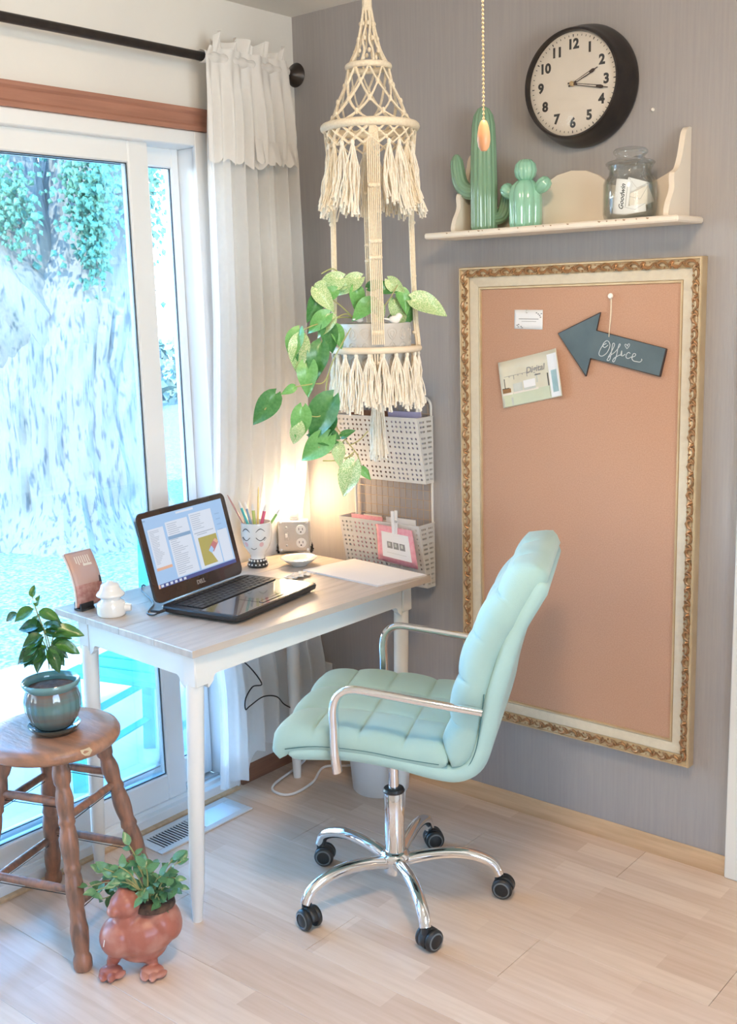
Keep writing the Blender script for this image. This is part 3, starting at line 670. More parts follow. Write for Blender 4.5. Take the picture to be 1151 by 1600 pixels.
# ---- postcards, insulator, pens, head vase, lamp, dish, paper
ch=thing('card_holder','small dark blue card holder block at the desk corner','card holder',(.055,-.972,TZ))
MB().m('screen_navy' if 0 else 'navyblock' if 'navyblock' in M else 'black').box((.052,-.975,TZ+.0035),(.034,.045,.007),R(5),.001).box((.040,-.975,TZ+.014),(.008,.045,.022),R(5),.001).box((.064,-.975,TZ+.012),(.006,.045,.018),R(5),.001).build('block',ch,angle=20)
def postcard(dx,mats_,label,w0,w1,h,dy=0):
    t=thing('postcard',label,'postcard',(.052+dx,-.955,TZ+.0085))
    def pos(u,v): 
        z=TZ+.0085+v*h; x=.052+dx-.030*v+.05*v*(1-v)*1.0-.014*v*v; return Vector((x+.012*(u-.5)*0,-.9985+dy+u*w0+ (v*(w1)*0),z))
    mb=MB().m(mats_[0]); mb.grid(lambda u,v:pos(u,v),6,24)
    sky=mb
    if len(mats_)>1:
        k=0
        for i,f in enumerate(mb.f):
            zc=sum(mb.v[j][2] for j in f)/4
            if zc<TZ+.0085+h*.42: 
                if mats_[1] not in mb.mats: mb.mats.append(mats_[1])
                mb.mi[i]=1
    o=mb.build('card',t,solid=.0012)
    if len(mats_)>1:
        m2=MB().m('ink'); 
        def pp(u,v): return pos(u,v)+Vector((.0012,0,0))
        m2.add([pp(.90,.40),pp(.99,.40),pp(.985,.52),pp(.93,.52)],[(0,1,2,3)]); m2.build('print_figure',t,smooth=False)
        m3=MB().m('cream_paper')
        for i in range(7): m3.add([pp(.28+i*.08,.80-.03*(i%2)),pp(.315+i*.08,.80-.03*(i%2)),pp(.315+i*.08,.92),pp(.28+i*.08,.92)],[(0,1,2,3)])
        m3.add([pp(.5,.74),pp(.82,.74),pp(.82,.78),pp(.5,.78)],[(0,1,2,3)]); m3.build('print_lettering',t,smooth=False)
postcard(0,('postsky','postsand'),'curved postcard of a red sunset beach in the block holder',.088,0,.145)
postcard(-.0032,('paper',),'pale blank card tucked behind the sunset postcard',.088,0,.142,-.004)
ins=thing('insulator','glossy white ceramic insulator with two flared skirts on the desk','insulator',(.166,-.966,TZ))
MB().m('ceramic').lathe([(0,0),(.034,0),(.037,.003),(.0385,.008),(.0385,.030),(.036,.037),(.030,.041),(.0265,.044),(.0262,.049),(.030,.052),(.037,.055),(.0385,.059),(.036,.063),(.029,.070),(.0255,.078),(.0245,.084),(.021,.088),(.010,.091),(.008,.094),(.0,.095)],(.163,-.968,TZ),40).build('body',ins,angle=60)
MB().m('ceramic').tube([(.19,-.945,TZ+.02),(.204,-.934,TZ+.02)],[.012,.009],14).build('side_lug',ins)
# head vase
hx,hy=.092,-.348
mug=thing('face_vase','white head shaped vase with closed eyes, holding pens, behind the laptop','vase',(hx,hy,TZ))
def hf(a,i,h): return .03*math.cos(a-R(-48))*(1 if .05<h<.1 else .4)
MB().m('ceramic').lathe([(.024,.022),(.021,.030),(.022,.038),(.030,.050),(.040,.066),(.046,.085),(.049,.105),(.0485,.128),(.047,.142),(.044,.143),(.0445,.125),(.040,.10),(0,.09)],(hx,hy,TZ),40,flute=hf,capt=False).build('head',mug,angle=60)
MB().m('black').lathe([(0,0),(.031,0),(.033,.005),(.031,.012),(.025,.024),(.022,.027),(0,.027)],(hx,hy,TZ),32).build('collar',mug)
mb=MB().m('ceramic')
for k in range(16):
    a=2*PI*k/16; mb.ell((hx+.0265*math.cos(a),hy+.0265*math.sin(a),TZ+.022),.0035,8,6); mb.ell((hx+.032*math.cos(a+.2),hy+.032*math.sin(a+.2),TZ+.010),.0028,8,6)
mb.build('pearls',mug)
hp=[(.022,.030),(.022,.038),(.030,.050),(.040,.066),(.046,.085),(.049,.105),(.0485,.128),(.047,.142)]
def hr(h,a): return (float(np.interp(h,[p[1] if p[1]!=.03 else .03 for p in hp],[p[0] for p in hp])))*(1+.03*math.cos(a-R(-48))*(1 if .05<h<.1 else .4))
def hs(az,h,e=.0006): a=R(az); r=hr(h,a)+e; return Vector((hx+r*math.cos(a),hy+r*math.sin(a),TZ+h))
fc=-58
mb=MB().m('ink')
for s in(-1,1):
    mb.tube([hs(fc+s*(28+t*17),.118+.010*math.cos(t*PI/2),.0004) for t in np.linspace(-1,1,9)],[.0006,.0009,.0012,.0014,.0014,.0012,.001,.0008,.0005],6)
    mb.tube([hs(fc+s*(28+t*17),.101-.010*math.cos(t*PI/2),.0004) for t in np.linspace(-1,1,9)],.0010,6)
    for t in(.6,.8,1.0): mb.tube([hs(fc+s*(28+t*17),.101-.010*math.cos(t*PI/2)),hs(fc+s*(28+t*17+5),.096-.010*math.cos(t*PI/2))],.0007,5)
mb.tube([hs(fc+t*12,.067-.005*math.cos(t*PI/2),.0004) for t in np.linspace(-1,1,7)],.0009,6)
mb.build('painted_face',mug)
for s in(-1,1): MB().m('blush').add([hs(fc+s*32,.078,.0005)]+[hs(fc+s*32+9*math.cos(a),.078+.008*math.sin(a),.0004) for a in np.linspace(0,2*PI,13)[:-1]],[(0,k+1,(k+1)%12+1) for k in range(12)]).build('painted_cheek',mug)
pens=[('teal',-.018,-.022,.215,.0045,'thick teal pen'),('rosewood',-.03,-.03,.235,.0028,'thin rose brown pencil leaning left'),('pen_navy',0,0,0,0,''),('rose',.012,.004,.195,.0055,'bright rose marker'),('lime',-.003,-.002,.20,.005,'lime green marker'),('yellow',.004,.02,.25,.0028,'long thin yellow pencil'),('green',.028,.02,.178,.004,'short green pen leaning right'),('navy',-.012,.01,.205,.004,'slate blue pen')]
for nm,ox,oy,ln_,r_,lb in pens:
    if not lb: continue
    d=CR_*ox*1.7+CT_*(-oy)*.6; b=Vector((hx,hy,TZ+.095))+d*.35; tp=Vector((hx,hy,TZ+ln_))+d*1.6
    t=thing('pencil' if r_<.0035 else 'pen',lb+', standing in the face vase','pencil' if r_<.0035 else 'pen',b)
    MB().m('pen_'+nm).tube([b,b.lerp(tp,.8)],r_,10).build('barrel',t,angle=30)
    MB().m('pen_'+nm if r_<.0035 else 'paper').tube([b.lerp(tp,.8),b.lerp(tp,.93),tp],[r_*.9,r_*.8,r_*.25],10).build('tip',t)
# electrical-box lamp
bx_=Vector((.052,-.135,TZ)); qa=R(40)
qx=Vector((.80,.60,0)); qy=Vector((.60,-.80,0)); qm=Matrix((qx,-qy,Z)).transposed()
lamp=thing('box_lamp','lamp made from a metal electrical box with sockets, switch and glowing bulb','lamp',tuple(bx_))
def BP(a,b,z): return bx_+qx*a+qy*b+Z*z
MB().m('galv').box(BP(0,-.005,.058),(.100,.050,.100),qm,.004).build('box',lamp,angle=30)
mb=MB().m('galv').box(BP(0,.022,.058),(.104,.008,.104),qm,.004)
for s in(-1,1):
    for z in(.012,.104): mb.lathe([(.006,0),(.006,.0035),(.003,.005)],BP(s*.044,.026,z),12,qy)
mb.build('cover_plate',lamp,angle=30)
for z in(.036,.080):
    mb=MB().m('plastic_white').lathe([(.0165,0),(.0165,.003),(.0155,.004),(0,.004)],BP(.024,.026,z),28,qy); o=mb.build('outlet_face',lamp,angle=30)
    m2=MB().m('ink'); 
    for s in(-1,1): m2.box(BP(.024+s*.006,.0303,z+.003),(.002,.001,.008),qm)
    m2.lathe([(.0025,0),(.0025,.0008)],BP(.024,.030,z-.007),10,qy); m2.build('slots',o,smooth=False)
o=MB().m('galv').box(BP(-.024,.0275,.058),(.012,.003,.026),qm,.001).build('switch_plate',lamp,angle=30)
MB().m('plastic_white').box(BP(-.024,.033,.062),(.007,.010,.012),qm,.001).build('toggle',lamp,angle=30)
mb=MB().m('galv')
for z in(.028,.088): mb.ell(BP(-.024,.0265,z),.004,10,6)
mb.build('screw',lamp)
MB().m('plastic_white').lathe([(.013,0),(.0145,.002),(.0145,.006),(.012,.008),(.0125,.011),(.015,.013),(.015,.024),(.0135,.027),(.0,.027)],BP(.0,0,.108),24).build('socket',lamp,angle=40)
bz=.135
MB().m('bulb').lathe([(.010,0),(.012,.008),(.019,.022),(.027,.040),(.030,.055),(.028,.070),(.020,.082),(.008,.0885),(0,.089)],BP(0,0,bz),28,capb=False).build('bulb',lamp)
mb=MB().m('black_metal')
for s in(-1,1):
    for k in(-1,1): mb.tube([BP(s*.054,k*.012,.0),BP(s*.056,k*.012,.022)],[.004,.0028],8).ell(BP(s*.056,k*.012,.008),(.006,.006,.003),8,6).tube([BP(s*.056,k*.012,.02),BP(s*.056,k*.012,.028)],.0012,6)
mb.build('bolt_feet',lamp)
pl=bpy.data.objects.new('bulb_light',bpy.data.lights.new('bulb_light','POINT')); COL.objects.link(pl); pl.data.energy=24; pl.data.color=(1,.56,.28); pl.data.shadow_soft_size=.032; pl.location=(.05,-.032,.0) and Vector((0,0,bz+.055)); pl.parent=lamp
# dish, note pad, cloth
t=thing('white_dish','shallow white dish in front of the metal box lamp','dish',(.195,-.268,TZ))
MB().m('ceramic').lathe([(0,0),(.024,0),(.026,.003),(.040,.012),(.055,.022),(.0585,.0245),(.0575,.0255),(.052,.0235),(.036,.013),(.020,.007),(0,.006)],(.195,-.268,TZ),48,capt=False,capb=False).build('bowl',t,angle=60)
pf,pL,pB,pR=[Vector((*q,0)) for q in ((.572,-.340),(.258,-.318),(.292,-.118),(.612,-.160))]
t=thing('paper_pad','large pad of blank white paper lying on the desk','paper pad',tuple((pf+pB)/2+Z*TZ))
for i,(o_,s_) in enumerate((((0,0),1),((.002,-.002),.995))):
    c=(pf+pL+pB+pR)/4; q=[c+(p-c)*s_+Vector((*o_,0)) for p in (pf,pR,pB,pL)]; z0=TZ+.0003+i*.0045; z1=z0+(.0043 if i==0 else .0006)
    MB().m('paper').add([p+Z*z0 for p in q]+[p+Z*z1 for p in q],[(3,2,1,0),(4,5,6,7)]+[(k,(k+1)%4,4+(k+1)%4,4+k) for k in range(4)]).build('sheet_block' if i==0 else 'top_sheet',t,smooth=False)
def clo(u,v):
    return (.300+.045*(v-.5)+.006*math.sin(u*20),-.385+.09*(u-.5)+.004*math.sin(v*15),TZ+.002+.004*abs(math.sin(u*13+v*4))+.002*math.sin(v*9)+.002)
tag(MB().m('cream_paper').grid(clo,24,12).build('folded_cloth',solid=.0015),'small crumpled cream cloth on the desk behind the keyboard','cloth')

# ================================================================ STOOL
sc=Vector((.247,-1.237,0)); SZ=.53
stool=thing('wooden_stool','worn round wooden stool with turned legs and rungs','stool',tuple(sc))
MB().m('stool').lathe([(0,SZ-.038),(.145,SZ-.038),(.160,SZ-.034),(.167,SZ-.024),(.168,SZ-.014),(.163,SZ-.005),(.152,SZ),(.12,SZ-.001),(0,SZ-.003)],tuple(sc),64,capb=False,capt=False).build('seat',stool,angle=50)
mb=MB().m('bare')
def chip(a,pts):
    mb.add([sc+Vector((math.cos(a+du)*r,math.sin(a+du)*r,SZ+dz)) for du,r,dz in pts],[tuple(range(len(pts)))])
chip(R(-6),((-.09,.1655,-.006),(-.03,.1650,-.007),(.06,.1650,-.006),(.09,.1690,-.014),(.04,.1685,-.026),(-.03,.1685,-.022),(-.08,.169,-.014)))
mb.build('chipped_spot',stool,smooth=False)
feet=[(.205,-.10),(.10,.205),(-.205,.10),(-.10,-.205)]
def turn(z):  # turned bead profile along the leg
    p=[(0,.0185),(.006,.0225),(.022,.0235),(.030,.0225),(.036,.0170),(.045,.0185),(.07,.0215),(.095,.0225),(.118,.0185),(.122,.0165),(.127,.0215),(.136,.0165),(.155,.0205),(.19,.0225),(.215,.0205),(.228,.0175),(.236,.0235),(.245,.0175),(.275,.0215),(.30,.0225),(.325,.0195),(.336,.0165),(.345,.0225),(.354,.0170),(.375,.0205),(.395,.0225),(.415,.0190),(.426,.0155),(.434,.0205),(.455,.0230),(.475,.0190),(.49,.0170),(.52,.0160)]
    return float(np.interp(z,[a for a,_ in p],[b for _,b in p]))
LT=[]
for fx,fy in feet:
    B=sc+Vector((fx,fy,0)); T=sc+Vector((fx*.50,fy*.50,SZ-.037)); LT.append((B,T)); L=T.z
    zs=np.linspace(0,L,64); MB().m('stoolleg').tube([B.lerp(T,z/L) for z in zs],[turn(z*.49/L) for z in zs],16).build('leg',stool,angle=60)
def on_leg(i,z): B,T=LT[i%4]; return B.lerp(T,z/T.z)
for i,zz in ((0,(.395,.19)),(2,(.385,.165)),(1,(.365,.145)),(3,(.375,.18))):
    pass
for i in range(4):
    zz=((.355,.150),(.385,.175),(.355,.15),(.39,.185))[i]
    for z in zz:
        a=on_leg(i,z);b=on_leg(i+1,z); MB().m('stoolleg').tube([a,a.lerp(b,.2),a.lerp(b,.5),a.lerp(b,.8),b],[.008,.0098,.0105,.0098,.008],12).build('rung',stool)
        off=Vector((0,0,-.018)); MB().m('black_metal').tube([a+off,b+off*.9+Vector((0,0,.002))],.0011,5).build('wire',stool)
# ---- potted plant on the stool
pc_=Vector((.262,-1.237,SZ))
pp=thing('potted_plant','leafy green plant in ribbed teal glazed pot on the stool','plant',tuple(pc_))
fl_=lambda a,i,h: .035*abs(math.cos(a*11))*(1 if .025<h<.105 else 0)
pt_=MB().m('glazepot').lathe([(0,.012),(.042,.012),(.048,.018),(.058,.035),(.066,.06),(.067,.085),(.062,.106),(.060,.112)],tuple(pc_),88,flute=fl_,capb=False,capt=False).build('pot',pp,angle=70)
MB().m('glazerim').lathe([(.060,.110),(.066,.116),(.070,.122),(.071,.128),(.068,.132),(.063,.130),(.060,.120),(.058,.10)],tuple(pc_),64,capb=False,capt=False).build('rim',pt_,angle=70)
MB().m('saucer').lathe([(0,0),(.046,0),(.055,.004),(.062,.012),(.064,.017),(.061,.017),(.054,.010),(0,.008)],tuple(pc_+Z*.0005),48,capb=False,capt=False).build('saucer',pp,angle=60)
MB().m('soil').lathe([(.060,.112),(.03,.118),(0,.120)],tuple(pc_),32,capb=False).build('soil',pp)
def leaf_mesh(name,m_,L=1,W_=.45,fold=.12,curl=.2,nu=8,nv=4,heart=False):
    def fn(u,v):
        t=u; w=(math.sin(PI*min(1,t**.75))**.8) if not heart else (math.sin(PI*min(1,(t*.985+.012)**.66))**.9)
        s=(v-.5)*2; x=t-(.13*abs(s)**1.5*(1-t)**3 if heart else 0)
        return (x*L,s*w*W_/2*L,(fold*abs(s)*w*W_ - curl*t*t+.03*math.sin(7*t+2*s))*L)
    me=MB().m(m_).grid(fn,nu,nv).mesh(name,(0,0,0),True,60); return me
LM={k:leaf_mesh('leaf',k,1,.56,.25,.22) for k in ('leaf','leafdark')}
HM={k:leaf_mesh('leaf',k,1,.60,.25,.30,10,6,True) for k in ('pothos','pothosv','pothosd')}
JM=leaf_mesh('leaf','jade',1,.55,.1,.15,5,2)
def put_leaf(me,parent,p,d,nn,s):
    d=Vector(d).normalized(); nn=Vector(nn); nn=(nn-d*nn.dot(d)).normalized(); y=nn.cross(d)
    m=Matrix((d*s,y*s,nn*s)).transposed().to_4x4(); m.translation=Vector(p); return place(me,'leaf',parent,m)
VR=CR_; VC=CT_
def vloc(c,a,b,k=0): return c+VR*a+Z*b+VC*k
S1=.00163   # metres per photo pixel at the stool
stems=MB().m('stemgreen')
def px(c,cx_,cy_,x,y,s,k=0): return vloc(c,(x-cx_)*s,(cy_-y)*s,k)
bc=pc_+Z*.118
st_=[((86,1045),(80,1000),(70,960),(62,935)),((84,1045),(78,1000),(72,975)),((88,1045),(84,1010),(95,985)),((78,1048),(76,1015),(70,995))]
for s_ in st_: stems.tube(bez([px(bc,80,1070,x,y,S1,random.uniform(-.01,.01)) for x,y in s_],6),.0016,6)
stems.build('stem',pp)
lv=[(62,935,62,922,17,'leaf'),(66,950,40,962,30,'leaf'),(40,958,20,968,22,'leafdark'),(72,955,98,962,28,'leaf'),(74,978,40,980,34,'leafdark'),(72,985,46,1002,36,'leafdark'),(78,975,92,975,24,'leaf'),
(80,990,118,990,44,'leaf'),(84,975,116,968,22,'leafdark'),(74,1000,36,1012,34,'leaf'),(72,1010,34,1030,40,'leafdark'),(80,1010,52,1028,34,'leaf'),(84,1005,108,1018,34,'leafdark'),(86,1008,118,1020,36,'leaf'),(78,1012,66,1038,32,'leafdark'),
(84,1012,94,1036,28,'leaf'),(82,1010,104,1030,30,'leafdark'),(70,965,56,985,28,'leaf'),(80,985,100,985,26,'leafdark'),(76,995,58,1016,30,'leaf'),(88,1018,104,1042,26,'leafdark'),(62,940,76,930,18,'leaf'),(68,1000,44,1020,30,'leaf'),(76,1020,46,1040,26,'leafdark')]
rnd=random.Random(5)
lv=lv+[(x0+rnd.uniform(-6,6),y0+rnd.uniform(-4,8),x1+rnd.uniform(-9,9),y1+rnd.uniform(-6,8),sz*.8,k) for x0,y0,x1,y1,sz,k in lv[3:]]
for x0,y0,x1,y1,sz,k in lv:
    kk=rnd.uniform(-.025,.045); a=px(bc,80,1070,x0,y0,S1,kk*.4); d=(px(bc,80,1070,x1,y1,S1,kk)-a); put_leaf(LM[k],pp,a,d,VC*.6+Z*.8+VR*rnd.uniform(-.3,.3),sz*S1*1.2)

# ================================================================ BIRD PLANTER
dc=Vector((.555,-1.235,0))
duck=thing('bird_planter','glazed terracotta duck shaped planter on the floor holding a jade plant','planter',tuple(dc))
def DP(a,b,k=0): return vloc(dc,a,b,k)
qv=Matrix((VR,-VC,Z)).transposed()
tl=lambda ax,deg: qv@Matrix.Rotation(R(deg),3,ax)
S2=.00166
D=lambda x,y,k=0: DP((x-226)*S2,(1508-y)*S2,k)
blob('body',[(D(224,1452,.0),(0.0854,0.0708,0.0610),tl('Y',-8)),(D(196,1452,.022),(0.048,0.052,0.050),qv),(D(258,1436,-.005),(0.0366,0.0549,0.0537),tl('Y',-30)),(D(224,1475,0),(0.0610,0.0549,0.0342),qv),
 (D(208,1428,.022),(0.0317,0.0317,0.0439),qv),(D(207,1402,.024),(0.0366,0.0354,0.0329),qv),(D(194,1404,.045),(0.0171,0.0220,0.0159),qv),(D(204,1385,.024),(0.0146,0.0195,0.0159),qv),(D(214,1410,.02),(0.0244,0.0244,0.0342),qv),
 (D(187,1480,.025),(0.0159,0.0159,0.0268),qv),(D(238,1484,.025),(0.0159,0.0159,0.0268),qv)],.0035,'terracotta',duck,4)
for x,y,k in((182,1500,.035),(241,1505,.038)):
    p=D(x,y,k); p.z=.012; blob('foot',[(p,(0.0281,0.0207,0.0116),qv),(p+VR*.007+VC*.025+Z*-.002,(0.0098,0.0195,0.0073),qv),(p-VR*.015+VC*.022-Z*.002,(0.0098,0.0195,0.0073),tl('Z',20)),(p+VR*.025+VC*.015-Z*.002,(0.0098,0.0171,0.0073),tl('Z',-30)),(p+Z*.014-VC*.012,(0.0122,0.0122,0.0220),qv)],.002,'terracotta',duck,2)
MB().m('soil').lathe([(.052,-.010),(.050,.002),(.044,.006),(0,.010)],tuple(D(243,1409,-.010)),24,(0,0,1)).build('soil',duck)
mb=MB().m('cream_paper')
for i in range(4):
    mb.tube([D(181+i*5,1442+i*1.0,.066-.004*i),D(179+i*5,1452+i*1.5,.0665-.004*i)],.0011,5)
mb.build('feather_scratches',duck)
jt=MB().m('jadestem' if 'jadestem' in M else 'stemgreen'); rnd=random.Random(11)
jc=D(240,1412,-.006)
tips=[(215,1322),(222,1345),(182,1345),(196,1352),(205,1338),(160,1382),(172,1392),(150,1388),(166,1410),(182,1376),(232,1356),(246,1360),(262,1356),(276,1342),(288,1344),(280,1366),(284,1384),(262,1390),(272,1402),(250,1378),(236,1385),(222,1375),(210,1372),(200,1362),(190,1390),(244,1402),(258,1410),(228,1400),(268,1376),(214,1356),(240,1345),(176,1364)]
for (x,y) in tips:
    kk=rnd.uniform(-.05,.05); e=D(x,y,kk); m_=jc.lerp(e,.55)+Z*rnd.uniform(.01,.03); pts=bez([jc+Vector((rnd.uniform(-.015,.015),rnd.uniform(-.015,.015),-.01)),m_,e],6); jt.tube(pts,[.0022]*6+[.0016]*(len(pts)-6),5)
    for j in range(5):
        q=pts[max(2,len(pts)-1-j*2)]; s_=1 if j%2 else -1
        d=(e-m_).normalized()*.6+Vector((rnd.uniform(-1,1),rnd.uniform(-1,1),rnd.uniform(-.6,.7)))*.9
        put_leaf(JM,duck,q,d,VC*.6+Vector((rnd.uniform(-.5,.5),rnd.uniform(-.5,.5),.8)),rnd.uniform(.024,.040))
jt.build('jade_stems',duck)

# ================================================================ OFFICE CHAIR
cc=Vector((.835,-.615,0)); ca=R(26); U=Vector((-math.cos(ca),-math.sin(ca),0)); V=Vector((-math.sin(ca),math.cos(ca),0))
chair=thing('office_chair','mint tufted office chair on chrome star base with casters','chair',tuple(cc))
def CPt(u,v,z): return cc+U*u+V*v+Z*z
def cushion(path,W_,T,cu,cv,bulge,m_,side=1,nu=60,nv=56,wfun=None,name='cushion',creases=()):
    P2=bez([(a,0,b) for a,b in path],10); L=[0]
    for i in range(1,len(P2)): L.append(L[-1]+(P2[i]-P2[i-1]).length)
    tot=L[-1]; rr_=T/2
    def at(s):
        s=min(max(s,0),tot); i=int(np.searchsorted(L,s)); i=min(max(i,1),len(P2)-1); t=(s-L[i-1])/(L[i]-L[i-1]+1e-9); p=P2[i-1].lerp(P2[i],t)
        a=P2[max(i-2,0)];b=P2[min(i+1,len(P2)-1)]; d=(b-a).normalized(); return p,Vector((-d.z,0,d.x))*side
    ss=[tot*(.5-.5*math.cos(PI*min(1,max(0,i/nu)))) if 0 else tot*i/nu for i in range(nu+1)]
    ext=[0,.06*T,.2*T,.5*T]; ss=sorted(set(ext+[tot-e for e in ext]+[x for x in ss if .6*T<x<tot-.6*T]))
    hv=W_/2; vv=[-hv+2*hv*j/nv for j in range(nv+1)]; vv=sorted(set([-hv,-hv+.06*T,-hv+.2*T,-hv+.5*T,hv,hv-.06*T,hv-.2*T,hv-.5*T]+[x for x in vv if abs(x)<hv-.6*T]))
    A=[];Bk=[]
    for s in ss:
        p,n_=at(s); d1=min(s,tot-s); ww=wfun(s/tot) if wfun else 1
        for v in vv:
            d2=hv-abs(v); f1=math.sqrt(max(0,1-(1-min(d1/rr_,1))**2)); f2=math.sqrt(max(0,1-(1-min(d2/rr_,1))**2)); f=f1*f2
            b=bulge*((abs(math.sin(PI*cu*s/tot))*abs(math.sin(PI*cv*(v+hv)/(2*hv))))**.38) if bulge else 0
            for cs,cw,cd in creases: b-=cd*math.exp(-((s/tot-cs)/cw)**2)
            q=lambda o:CPt(p.x+n_.x*o,v*ww,p.z+n_.z*o)
            A.append(q((T/2+b)*f)); Bk.append(q(-T/2*f))
    w=len(vv); h=len(ss); mb=MB().m(m_); fs=[]
    for i in range(h-1):
        for j in range(w-1):
            a=i*w+j; fs.append((a,a+1,a+w+1,a+w)); o=h*w; fs.append((o+a,o+a+w,o+a+w+1,o+a+1))
    mb.add(A+Bk,fs)
    ob=mb.build(name,chair,angle=180)
    q=ob.modifiers.new('w','WELD'); q.merge_threshold=.0002
    return ob
SH_=cushion([(.205,.480),(.15,.484),(.05,.488),(-.06,.476),(-.15,.458),(-.210,.456),(-.250,.485),(-.272,.55),(-.286,.62),(-.308,.70),(-.338,.80),(-.378,.875),(-.405,.92)],.480,.044,1,1,0,'mintshell',1,90,30,name='outer_shell',wfun=lambda s:1-.10*max(0,s-.75)/.25)
seat=cushion([(.226,.468),(.222,.492),(.195,.506),(.12,.511),(.02,.508),(-.08,.496),(-.185,.486)],.484,.058,4,3,.013,'mint',-1,120,110,name='seat_cushion')
back=cushion([(-.196,.478),(-.226,.535),(-.240,.62),(-.255,.69),(-.280,.77),(-.318,.84),(-.346,.885),(-.380,.928),(-.394,.956)],.478,.074,5,3,.019,'mint',-1,140,100,name='back_cushion',wfun=lambda s:1-.13*max(0,s-.72)/.28)
mb=MB().m('seam')
mb.tube(bez([CPt(.212,-.2425,.494),CPt(.13,-.2405,.506),CPt(.02,-.2405,.503),CPt(-.08,-.2405,.490),CPt(-.165,-.2405,.482)],8),.0012,5)
mb.tube(bez([CPt(-.17,-.236,.446),CPt(-.218,-.236,.462),CPt(-.248,-.236,.51),CPt(-.262,-.236,.58),CPt(-.272,-.236,.66)],8),.0013,5)
mb.build('side_seam',chair)
for s in(-1,1):
    v=s*.262
    pts=bez([CPt(.078,v*.975,.452),CPt(.080,v,.50),CPt(.080,v,.56),CPt(.080,v,.615),CPt(.066,v,.648),CPt(.035,v,.662),CPt(-.02,v,.657),CPt(-.15,v,.640),CPt(-.27,v*.97,.622)],8)
    MB().m('chrome').tube(pts,.0135,16,flat=.75).build('armrest',chair)
mb=MB().m('black').box(CPt(.0,0,.449),(.20,.16,.03),Matrix((U,V,Z)).transposed(),.006).lathe([(.035,0),(.03,.03)],CPt(0,0,.41),20); mb.build('seat_mechanism',chair)
MB().m('black').tube([CPt(-.02,.05,.445),CPt(-.04,.18,.435),CPt(-.05,.23,.43)],.005,8).build('height_lever',chair)
MB().m('chrome').lathe([(.0135,.29),(.0135,.42)],tuple(cc),24).build('gas_piston',chair)
MB().m('chrome').lathe([(.026,.10),(.0265,.16),(.0265,.295),(.025,.298),(.014,.298)],tuple(cc),28).build('column',chair)
MB().m('black').lathe([(.028,0),(.029,.004),(.026,.010),(.016,.012)],tuple(cc+Z*.292),24).build('collar',chair)
MB().m('chrome').lathe([(.0,.066),(.030,.066),(.033,.072),(.034,.09),(.040,.103),(.041,.112),(.036,.122),(.028,.128),(0,.128)],tuple(cc),32).build('hub',chair,angle=40)
hood=None
for k in range(5):
    a=R(35.5-72*k); d=Vector((math.cos(a),math.sin(a),0)); cast=cc+d*.272; sd=Vector((-d.y,d.x,0))
    pts=bez([cc+d*.025+Z*.098,cc+d*.08+Z*.112,cc+d*.15+Z*.120,cc+d*.21+Z*.112,cc+d*.255+Z*.090,cc+d*.272+Z*.060],7); n_=len(pts)
    MB().m('chrome').tube(pts,[.0175-.0035*i/n_ for i in range(n_)],16,flat=1.0,up=Z).build('base_leg',chair)
    # caster
    yaw=R((-160,-100,170,-150,-130)[k]); f=Vector((math.cos(yaw),math.sin(yaw),0)); ax=Vector((-f.y,f.x,0)); wc_=cast-f*.012+Z*.0275
    c=MB().m('caster').tube([cast+Z*.036,cast+Z*.062],.010,12)
    def hood_fn(u,v):
        a_=R(-35)+u*R(215); return wc_+ax*((v-.5)*.020)+(f*math.cos(a_)+Z*math.sin(a_))*.0265
    c.grid(hood_fn,16,2); co=c.build('caster',chair,solid=.003)
    for s in(-1,1):
        MB().m('caster').lathe([(0,-.008),(.018,-.008),(.0255,-.006),(.0275,-.001),(.0275,.003),(.0255,.007),(.0215,.009)],wc_+ax*s*.016,28,tuple(ax*s),capt=False).m('castergrey').lathe([(.0215,.009),(.0180,.0102)],wc_+ax*s*.016,28,tuple(ax*s),capb=False,capt=False).m('caster').lathe([(.0180,.0102),(.0165,.0085),(.010,.0105),(0,.011)],wc_+ax*s*.016,28,tuple(ax*s),capb=False,capt=False).build('wheel',co,angle=50)
# ---- waste bin
t=thing('waste_bin','white round waste bin on the floor behind the office chair','bin',(.385,-.125,0))
MB().m('plastic_white').lathe([(0,.003),(.088,0),(.091,.004),(.110,.25),(.114,.262),(.112,.266),(.108,.262),(.106,.25),(.087,.01),(0,.008)],(.385,-.125,0),48,capb=False,capt=False).build('bucket',t,angle=50)
# ================================================================ CEILING LIGHT AND PULL CHAIN
lc=Vector((1.77,-1.57,0))
cl=thing('ceiling_light','round frosted ceiling light hanging above the room, out of the picture','ceiling light',(1.77,-1.57,2.30))
MB().m('plastic_white').lathe([(.0,2.44),(.16,2.44),(.18,2.425),(.18,2.40),(.17,2.395),(0,2.395)],tuple(lc),40,capb=False,capt=False).build('canopy',cl,angle=40)
MB().m('bowlight').lathe([(0,2.30),(.05,2.305),(.10,2.32),(.145,2.35),(.162,2.385),(.162,2.395),(0,2.395)],tuple(lc),40,capb=False,capt=False).build('glass_bowl',cl)
pc2=thing('pull_chain','brass bead pull chain with orange wooden teardrop knob','pull chain',(lc.x,lc.y,1.735))
mb=MB().m('bead')
z=1.761
while z<2.30: mb.ell((lc.x,lc.y,z),.0017,8,6); z+=.0048
mb.tube([(lc.x,lc.y,1.755),(lc.x,lc.y,2.305)],.0007,5)
o=mb.build('bead_chain',pc2); o['kind']='stuff'
MB().m('knobwood').lathe([(0,1.7230),(.0035,1.7235),(.0065,1.728),(.0078,1.735),(.0074,1.743),(.0057,1.752),(.0037,1.757),(.002,1.7585),(0,1.7587)],tuple(lc),24,capb=False,capt=False).build('knob',pc2)

